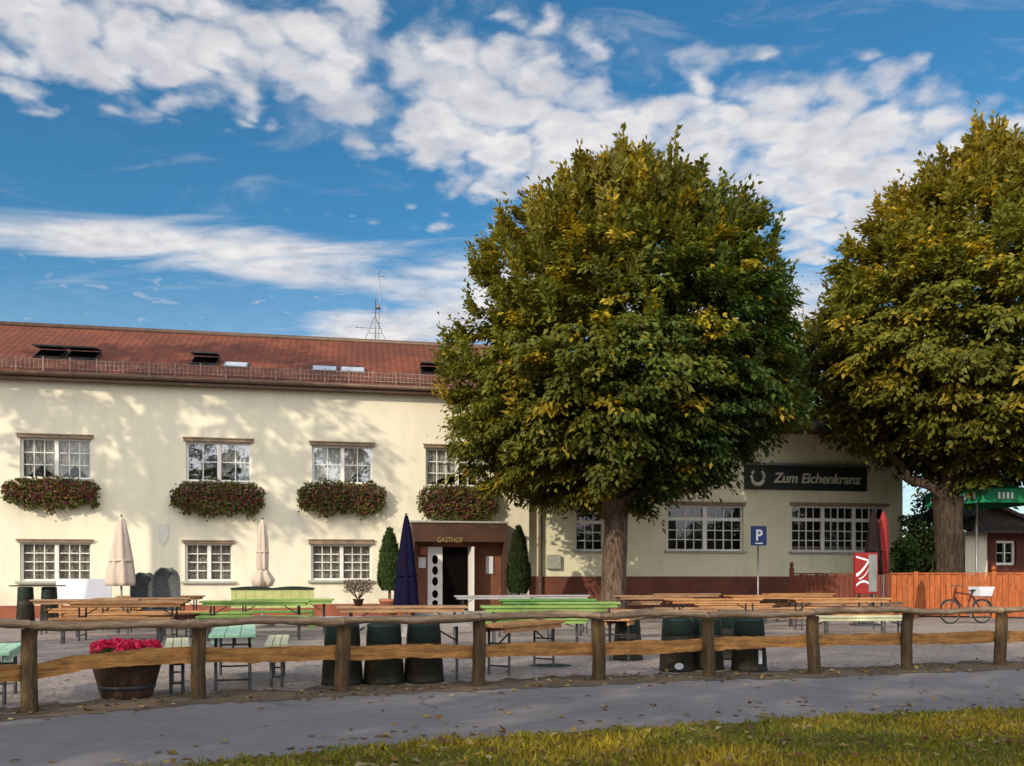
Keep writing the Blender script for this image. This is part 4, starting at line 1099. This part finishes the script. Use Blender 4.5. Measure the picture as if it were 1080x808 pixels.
mb = MB(); mb.lathe([(.10, 0), (.22, .06), (.26, .2), (.15, .42), (.10, .5)], 40, (0, 0, hz(620, 22.3)), mod=lambda th, z: 1 + .25*math.cos(6*th+3*z))
mb.build('hem', M['beige'], p2)
parasol('closed navy blue parasol standing before the brown entrance', 428.5, 18.0, 544, 642, 25, M['navy'], seed=3)
parasol('closed black parasol above the advertising panel', 921, 23.2, 536, 606, 19, M['black'], seed=4, folds=5)
parasol('closed red parasol beside the black one near the wide restaurant window', 931.5, 23.8, 540, 605, 11, M['red'], seed=5, folds=5)

# open green parasol
og = thing('open_parasol', 'open green parasol with white marks on its edge behind the yellowing tree', 'parasol', at(1030, 28.9), .1)
r_ = 49*28.9/F; zv0, zv1 = hz(534, 28.9), hz(520, 28.9)
mb = MB(); mb.tube([(0, 0, 0), (0, 0, zv1+.75)], .035, 8); mb.build('pole', M['metal'], og)
mb = MB(); n_ = 8; ring = [(r_*math.cos(2*math.pi*(i+.5)/n_), r_*math.sin(2*math.pi*(i+.5)/n_)) for i in range(n_)]
mb.add([(x, y, zv1) for x, y in ring] + [(0, 0, zv1+.7)], [(i, (i+1) % n_, n_) for i in range(n_)], 0)
cnp = mb.build('canopy', M['greencanvas'], og)
mb = MB()
for i in range(n_):
    j = (i+1) % n_; (xa, ya_), (xb, yb_) = ring[i], ring[j]
    mb.quad((xa*1.01, ya_*1.01, zv0), (xb*1.01, yb_*1.01, zv0), (xb*1.01, yb_*1.01, zv1), (xa*1.01, ya_*1.01, zv1), 0)
    for s0, s1 in ((.28, .34), (.40, .46), (.52, .58), (.64, .70)):
        q0 = Vector((xa, ya_, 0)).lerp(Vector((xb, yb_, 0)), s0)*1.02; q1 = Vector((xa, ya_, 0)).lerp(Vector((xb, yb_, 0)), s1)*1.02
        mb.quad((q0.x, q0.y, zv0+.12), (q1.x, q1.y, zv0+.12), (q1.x, q1.y, zv1-.12), (q0.x, q0.y, zv1-.12), 1)
mb.build('valance', [M['greencanvas'], M['signwhite']], cnp)
for i in range(n_):
    mb = MB(); mb.tube([(0, 0, zv1+.67), (ring[i][0], ring[i][1], zv1-.02)], .013, 5); mb.build('rib', M['metal'], og)

# advertising panel
ad = thing('advertising_panel', 'red and white advertising panel with grey side on black stand below black parasol', 'sign', at(913, 22.6), R(6))
k = 22.6/F; w2 = 12.5*k; z0, z1 = hz(626, 22.6), hz(583, 22.6)
mb = MB(); mb.cbox(-w2, w2, -.05, .05, z0, z1, .01); mb.build('panel', M['red'], ad)
def strip(mb, pts, wd, y):
    for (xa, za_), (xb, zb_) in zip(pts[:-1], pts[1:]): mb.quad((xa, y, za_-wd), (xb, y, zb_-wd), (xb, y, zb_+wd), (xa, y, za_+wd))
mb = MB(); Hh = z1-z0
strip(mb, [(-w2 + .02 + .40*s, z0 + Hh*(.45 + .42*s**1.5)) for s in np.linspace(0, 1, 9)], .045, -.054)
strip(mb, [(-w2 + .02 + .40*s, z0 + Hh*(.20 + .10*math.sin(3*s))) for s in np.linspace(0, 1, 9)], .03, -.054)
strip(mb, [(-w2 + .02 + .38*s, z0 + Hh*(.90 - .1*s)) for s in np.linspace(0, 1, 5)], .025, -.054)
strip(mb, [(-w2 + .10 + .30*s, z0 + Hh*(.36 + .30*s*s)) for s in np.linspace(0, 1, 7)], .02, -.054)
mb.build('print', M['signwhite'], ad)
mb = MB(); mb.box(w2-.26, w2-.03, -.056, -.052, z0+.05, z1-.05); mb.build('side_strip', pmat('grey_print', (.22, .24, .23), rough=.5), ad)
for s in (-.18, .18):
    mb = MB(); mb.tube([(s, 0, 0), (s, 0, z0)], .03, 8); mb.build('leg', M['dmetal'], ad)
mb = MB(); mb.cbox(-.35, .35, -.22, .22, 0, .05, .01); mb.build('foot', M['dmetal'], ad)

# ------------------------------------------------------------------ parking sign, manhole, bicycle
ps = thing('parking_sign', 'square blue parking sign on a thin grey post before the restaurant wall', 'sign', at(799.5, 26.0), R(8))
k = 26/F; mb = MB(); mb.tube([(0, 0, 0), (0, 0, hz(556, 26))], .03, 8); mb.build('post', M['metal'], ps)
z0, z1 = hz(575.5, 26), hz(555, 26); mb = MB(); mb.cbox(-8.7*k, 8.7*k, -.055, -.035, z0, z1, .006); plate = mb.build('plate', M['blue'], ps)
text_mesh('lettering', 'P', .46, M['signwhite'], plate, (-.11, -.062, z0 + .16), bold=.012, width=.21, ext=.004)
text_mesh('lettering', 'P+R'[:1] + '', .01, M['signwhite'], plate, (.0, -.05, z0+.05), ext=.001) if False else None
mb = MB(); mb.box(-.12, .12, -.062, -.056, z0+.05, z0+.085); mb.build('bar_mark', M['signwhite'], plate)

p = ground(581, 703)
mh = thing('manhole_cover', 'round iron manhole cover set in the terrace below the green tables', 'manhole cover', p)
mb = MB(); mb.lathe([(.36, .006), (.36, .014), (.30, .015), (.30, .011)], 32); mb.build('rim', M['concrete'], mh)
mb = MB(); mb.lathe([(.29, .006), (.29, .013), (.26, .014)], 32)
for i in range(5): mb.box(-.2, .2, -.17+.08*i, -.13+.08*i, .0145, .019)
mb.build('lid', M['dmetal'], mh)

bk = thing('bicycle', 'dark bicycle with a white rear crate parked before the orange board fence', 'bicycle', at(1019, 23.5), R(14))
for x in (-.52, .52):
    wmb = MB(); wmb.tube([(x + .32*math.cos(a), 0, .34 + .32*math.sin(a)) for a in np.linspace(0, 2*math.pi, 29)], .02, 6, cap=False)
    wh = wmb.build('wheel', M['rubber'], bk)
    s_ = MB(); s_.tube([(x + .295*math.cos(a), 0, .34 + .295*math.sin(a)) for a in np.linspace(0, 2*math.pi, 29)], .010, 5, cap=False)
    for a in np.linspace(0, 2*math.pi, 15)[:-1]: s_.tube([(x, 0, .34), (x+.29*math.cos(a), 0, .34+.29*math.sin(a))], .003, 4)
    s_.build('rim', M['metal'], wh)
fm = MB(); bbk, sc_, hd, ra, fa = (.02, 0, .32), (.16, 0, .80), (-.36, 0, .86), (.52, 0, .34), (-.52, 0, .34)
for a, b in ((bbk, sc_), (bbk, (-.38, 0, .72)), (sc_, hd), (bbk, ra), (sc_, ra), ((-.34, 0, .98), fa)): fm.tube([a, b], .022, 7)
fm.build('frame', M['bikepaint'], bk)
mb = MB(); mb.tube([(-.30, -.27, 1.0), (-.37, -.12, 1.06), (-.34, 0, 1.02), (-.37, .12, 1.06), (-.30, .27, 1.0)], .014, 6); mb.build('handlebar', M['metal'], bk)
mb = MB(); mb.add([(.04, 0, .92), (.30, -.09, .94), (.33, 0, .95), (.30, .09, .94), (.17, 0, .88)], [(0,1,2), (0,2,3), (0,4,1), (1,4,2), (2,4,3), (3,4,0)], 0, True); mb.tube([(.16, 0, .8), (.18, 0, .9)], .014, 6); mb.build('saddle', M['rubber'], bk)
for x in (-.52, .52):
    mb = MB()
    A = np.linspace(.25, 2.6, 12) if x > 0 else np.linspace(.55, 2.5, 12)
    for a, b in zip(A[:-1], A[1:]): mb.quad((x+.36*math.cos(a), -.03, .34+.36*math.sin(a)), (x+.36*math.cos(b), -.03, .34+.36*math.sin(b)), (x+.36*math.cos(b), .03, .34+.36*math.sin(b)), (x+.36*math.cos(a), .03, .34+.36*math.sin(a)))
    mb.build('mudguard', M['metal'], bk)
mb = MB(); mb.tube([(.3, -.1, .74), (.78, -.1, .74)], .01, 5); mb.tube([(.3, .1, .74), (.78, .1, .74)], .01, 5); mb.tube([(.52, -.1, .36), (.6, -.1, .74)], .008, 5); mb.build('rack', M['metal'], bk)
cr = MB(); cr.add([(.30, -.17, .76), (.68, -.17, .76), (.68, .17, .76), (.30, .17, .76), (.24, -.21, 1.02), (.76, -.21, 1.02), (.76, .21, 1.02), (.24, .21, 1.02)], [(0,3,2,1), (0,1,5,4), (1,2,6,5), (2,3,7,6), (3,0,4,7), (4,5,6,7)])
cr.build('crate', M['signwhite'], bk)
mb = MB(); mb.tube([(.02, -.03, .32), (.02, -.05, .32)], .09, 14); mb.tube([(.02, -.06, .32), (.10, -.06, .18)], .012, 5); mb.build('crank', M['metal'], bk)

# ------------------------------------------------------------------ plants
def pot(mb, r0, r1, h): mb.lathe([(r0, 0), (r1, h*.85), (r1*1.08, h*.86), (r1*1.08, h), (r1*.9, h), (r1*.88, h*.93)], 20)

def thuja(px, d, y_top, y_bot, wpx, pot_h, label, mpot, dark=1.0, seed=0):
    root = thing('conifer', label, 'conifer', at(px, d), 0)
    mb = MB(); pot(mb, .22, .32, pot_h); mb.build('pot', mpot, root)
    z0, z1 = hz(y_bot, d), hz(y_top, d); rm_ = wpx/2*d/F; g = np.random.default_rng(seed); n = 5200
    mb = MB(); mb.tube([(0, 0, pot_h*.9), (0, 0, z1-.3)], [.05, .015], 7); mb.build('stem', M['bark'], root)
    s = g.random(n)**1.15; th = g.random(n)*2*math.pi; r = rm_*np.interp(s, [0, .12, .35, .6, .85, 1], [.72, .98, 1, .78, .40, .03])*(1 - .35*g.random(n)**2)*(1+.08*np.sin(4*th+9*s))
    P = np.stack([r*np.cos(th), r*np.sin(th), z0 + (z1-z0)*s - .05], 1)
    o_ = np.stack([np.cos(th), np.sin(th), np.zeros(n)], 1); D = norm(o_*.45 + np.array([0, 0, 1.0]) + .4*rdir(n, g)); N = norm(o_ + .6*rdir(n, g))
    kk = g.random((n, 1)); C = (np.array([.020, .045, .012])*(1-kk) + np.array([.06, .09, .018])*kk)*dark
    V, CC = leaf_mesh(P, D, N, .12+.08*g.random(n), .05, C); cloud_object('foliage', V, CC, M['thujam'], root)
thuja(411, 27.0, 559, 622, 22, .60, 'bright green pointed conifer in a reddish pot behind the navy parasol', M['terracotta'], 1.0, 1)
thuja(547, 27.4, 557, 625, 22, .40, 'dark pointed conifer between the brown entrance and the downpipe', M['tub'], .55, 2)

# geranium boxes
def flower_box(px0, px1, y0, y1, label, seed):
    u0, u1 = fl(px0, y0, -.25)[0], fl(px1, y0, -.25)[0]; zt_, zb_ = fl(px0, y0, -.25)[1], fl(px0, y1, -.25)[1]
    uc = (u0+u1)/2; Lx = u1-u0; Hz = zt_-zb_
    wp = Vector((0, SW, 0)) + Matrix.Rotation(TH, 3, 'Z') @ Vector((uc, 0, zb_))
    root = thing('flower_box', label, 'flower box', wp, TH, 'geranium boxes under the upper windows')
    mb = MB(); mb.cbox(-Lx*.40, Lx*.40, -.30, -.10, Hz*.35, Hz*.62, .01); mb.box(-Lx*.34, -Lx*.32, -.10, -.003, Hz*.38, Hz*.42); mb.box(Lx*.32, Lx*.34, -.10, -.003, Hz*.38, Hz*.42); mb.build('planter', M['tub'], root)
    g = np.random.default_rng(seed); n = 3600
    x = g.uniform(-1, 1, n); a = g.random(n)*2*math.pi; rr = np.sqrt(g.random(n))
    edge = (1 - .55*np.abs(x)**5)*(1 + .12*np.sin(5*x+seed) + .08*np.sin(13*x+2*seed))
    tr_ = np.clip(np.sin(9*x+seed*2.3)*np.sin(4.1*x+seed), 0, 1)*np.clip(-np.sin(a), 0, 1)*.28*g.random(n)
    P = np.stack([x*Lx/2 + .05*g.normal(size=n), -.24 + .20*rr*np.cos(a)*edge, Hz*(.54 + .46*rr*np.sin(a)*edge) - tr_ + .05*np.clip(np.sin(17*x+seed), 0, 1)*np.clip(np.sin(a), 0, 1)], 1)
    o_ = np.stack([x*.3, -np.abs(np.cos(a))*.8 - .2, np.sin(a)], 1); D = norm(o_ + .7*rdir(n, g) - np.array([0, 0, .3])); N = norm(o_ + .6*rdir(n, g) + np.array([0, -.3, .3]))
    kk = g.random((n, 1)); C = np.array([.06, .075, .014])*(1-kk) + np.array([.13, .16, .026])*kk
    br = (g.random(n) > .80)[:, None]; C = np.where(br, np.array([.12, .045, .022]), C)
    V, CC = leaf_mesh(P, D, N, .085, .075, C*(.7+.6*g.random((n, 1)))); cloud_object('foliage', V, CC, M['flora'], root)
    n2 = 520; q = np.argsort(P[:, 1] + .06*g.random(n))[:n2*2]; q = g.choice(q, n2, replace=False)
    cl_ = np.array([(.30, .03, .06), (.22, .03, .14), (.36, .06, .04), (.34, .12, .18)])[g.integers(0, 4, n2)]
    V, CC = leaf_mesh(P[q] + np.array([0, -.03, .0]), norm(rdir(n2, g) + np.array([0, -1, .3])), rdir(n2, g), .065, .06, cl_); cloud_object('blossom', V, CC, M['flora'], root)
flower_box(5, 103, 503, 537, 'wide box of dark red geraniums under the upper window above the barrels', 1)
flower_box(182, 277, 507, 545, 'geranium box hanging lowest at one end, above the small lattice window', 2)
flower_box(316, 405, 507, 544, 'geranium box with green top under the window with a white blind', 3)
flower_box(443, 524, 510, 551, 'shaded geranium box over the entrance canopy', 4)

# pink flower tub
tu = thing('flower_tub', 'old wooden tub planter full of bright pink flowers beside the rustic fence', 'planter', at(134, 8.95))
k = 8.95/F; zr_ = hz(694, 8.95)
mb = MB(); mb.lathe([(.23, 0), (.25, .03), (.325, zr_-.10), (.345, zr_-.06), (.36, zr_), (.30, zr_), (.29, zr_-.05)], 28, mod=lambda th, z: 1 + .008*math.cos(28*th)); tub = mb.build('tub', M['tub'], tu)
for zz in (.12, .34):
    mb = MB(); r0 = np.interp(zz, [.03, zr_-.1], [.25, .325]); mb.lathe([(r0*1.01, zz-.02), (r0*1.035, zz), (r0*1.05, zz+.02), (r0*1.01, zz+.022)], 28); mb.build('hoop', M['dmetal'], tub)
g = np.random.default_rng(9); n = 1600
a = g.random(n)*2*math.pi; rr = np.sqrt(g.random(n)); P = np.stack([.34*rr*np.cos(a), .30*rr*np.sin(a), zr_ - .02 + .10*g.random(n)], 1)
V, CC = leaf_mesh(P, norm(rdir(n, g)+np.array([0, 0, .4])), rdir(n, g), .06, .045, np.array([.05, .09, .02])*(.6+.8*g.random((n, 1)))); cloud_object('foliage', V, CC, M['flora'], tu)
n = 2600; ha = g.random(60)*2*math.pi; hr0 = np.sqrt(g.random(60)); heads = np.stack([.33*hr0*np.cos(ha), .28*hr0*np.sin(ha), zr_ + .07 + .09*g.random(60)*(1.1-hr0*.5)], 1)
hi = g.integers(0, 60, n); P = heads[hi] + rdir(n, g)*.045
V, CC = leaf_mesh(P, norm(P-heads[hi] + .3*rdir(n, g)), rdir(n, g), .04, .04, np.array([.72, .035, .13])*(.65+.6*g.random((n, 1)))); cloud_object('blossom', V, CC, M['flora'], tu)

# twiggy pot plant on the wooden table
tp = thing('twiggy_plant', 'small dry twiggy pot plant on the wooden table near the navy parasol', 'plant', at(378, 14.5, .782))
mb = MB(); pot(mb, .06, .09, .12); mb.build('pot', M['tub'], tp)
mb = MB(); g = np.random.default_rng(4)
for i in range(26):
    a = g.random()*2*math.pi; e = .12 + .16*g.random(); mb.tube([(0, 0, .11), (.4*e*math.cos(a), .4*e*math.sin(a), .20), (e*math.cos(a), e*math.sin(a), .26+.2*g.random())], [.006, .004, .002], 4)
mb.build('twig_bush', M['bark'], tp)
n = 700; a = g.random(n)*2*math.pi; rr = g.random(n)**.5; P = np.stack([.25*rr*np.cos(a), .25*rr*np.sin(a), .24 + .20*g.random(n)], 1)
V, CC = leaf_mesh(P, rdir(n, g), rdir(n, g), .04, .022, np.array([.15, .12, .08])*(.5+g.random((n, 1)))); cloud_object('foliage', V, CC, M['flora'], tp)

# shrub and palm lily behind the board fence
sh = thing('potted_shrub', 'round dark green shrub in a pot behind the board fence', 'shrub', at(955, 30.6))
mb = MB(); pot(mb, .22, .30, .5); mb.build('pot', M['terracotta'], sh)
mb = MB(); mb.tube([(0, 0, .45), (.02, 0, 1.6)], [.05, .03], 7); mb.build('stem', M['bark'], sh)
g = np.random.default_rng(21); n = 2600; D0 = rdir(n, g); rr = g.random(n)**.35
P = np.array([0, 0, 1.95]) + D0*rr[:, None]*np.array([.46, .42, .72])*(1 + .15*np.sin(5*D0[:, :1]*3))
V, CC = leaf_mesh(P, norm(D0+.7*rdir(n, g)), rdir(n, g), .13, .07, np.array([.03, .06, .015])*(.5+g.random((n, 1)))); cloud_object('foliage', V, CC, M['flora'], sh)
ts = thing('tall_shrub', 'tall dark leafy shrub between the round pot shrub and the tree trunk', 'shrub', at(975, 31.0))
mb = MB()
for a in (0, 2.1, 4.2): mb.tube([(0, 0, 0), (.15*math.cos(a), .15*math.sin(a), 1.2), (.35*math.cos(a), .35*math.sin(a), 2.8)], [.05, .04, .015], 7)
mb.build('stem', M['bark2'], ts)
n = 4200; D0 = rdir(n, g); rr = g.random(n)**.4
P = np.array([0, 0, 2.35]) + D0*rr[:, None]*np.array([.80, .6, 1.75])*(1 + .22*np.sin(9*D0[:, 2:3]+4*D0[:, :1]))
V, CC = leaf_mesh(P, norm(D0*.6+.7*rdir(n, g)-np.array([0, 0, .4])), rdir(n, g), .17, .09, np.array([.028, .048, .014])*(.5+g.random((n, 1)))); cloud_object('foliage', V, CC, M['flora'], ts)
pl = thing('palm_lily', 'spiky palm lily with drooping blades beside the trunk behind the board fence', 'plant', at(984, 30.3))
mb = MB(); pot(mb, .24, .32, .55); mb.build('pot', M['tub'], pl)
mb = MB(); mb.tube([(0, 0, .5), (.02, .02, 1.7)], [.07, .05], 8); mb.build('stem', M['bark'], pl)
Vs = []; Cs = []
for i in range(150):
    a = g.random()*2*math.pi; e = g.uniform(-.6, 1.2); L = g.uniform(.6, 1.05); p = np.array([0, 0, 1.55+.2*g.random()]); dd = np.array([math.cos(a)*math.cos(e), math.sin(a)*math.cos(e), math.sin(e)])
    side = np.array([-math.sin(a), math.cos(a), 0])*.028; q = p.copy(); cc = np.array([.06, .075, .03])*(.5+g.random())
    for s in range(3):
        q2 = q + dd*L/3; w0, w1 = 1 - .28*s, 1 - .28*(s+1) - (.1 if s == 2 else 0)
        Vs += [q-side*w0, q+side*w0, q2+side*w1, q2-side*w1]; Cs += [cc]*4; q = q2; dd = dd + np.array([0, 0, -.35]); dd /= np.linalg.norm(dd)
cloud_object('foliage', np.array(Vs), np.array(Cs), M['flora'], pl)

scene.view_settings.view_transform = 'Standard'; scene.view_settings.look = 'None'; scene.view_settings.exposure = 0; scene.view_settings.gamma = 1
scene.render.engine = 'CYCLES'
scene.cycles.max_bounces = 6; scene.cycles.transparent_max_bounces = 12; scene.cycles.use_denoising = True
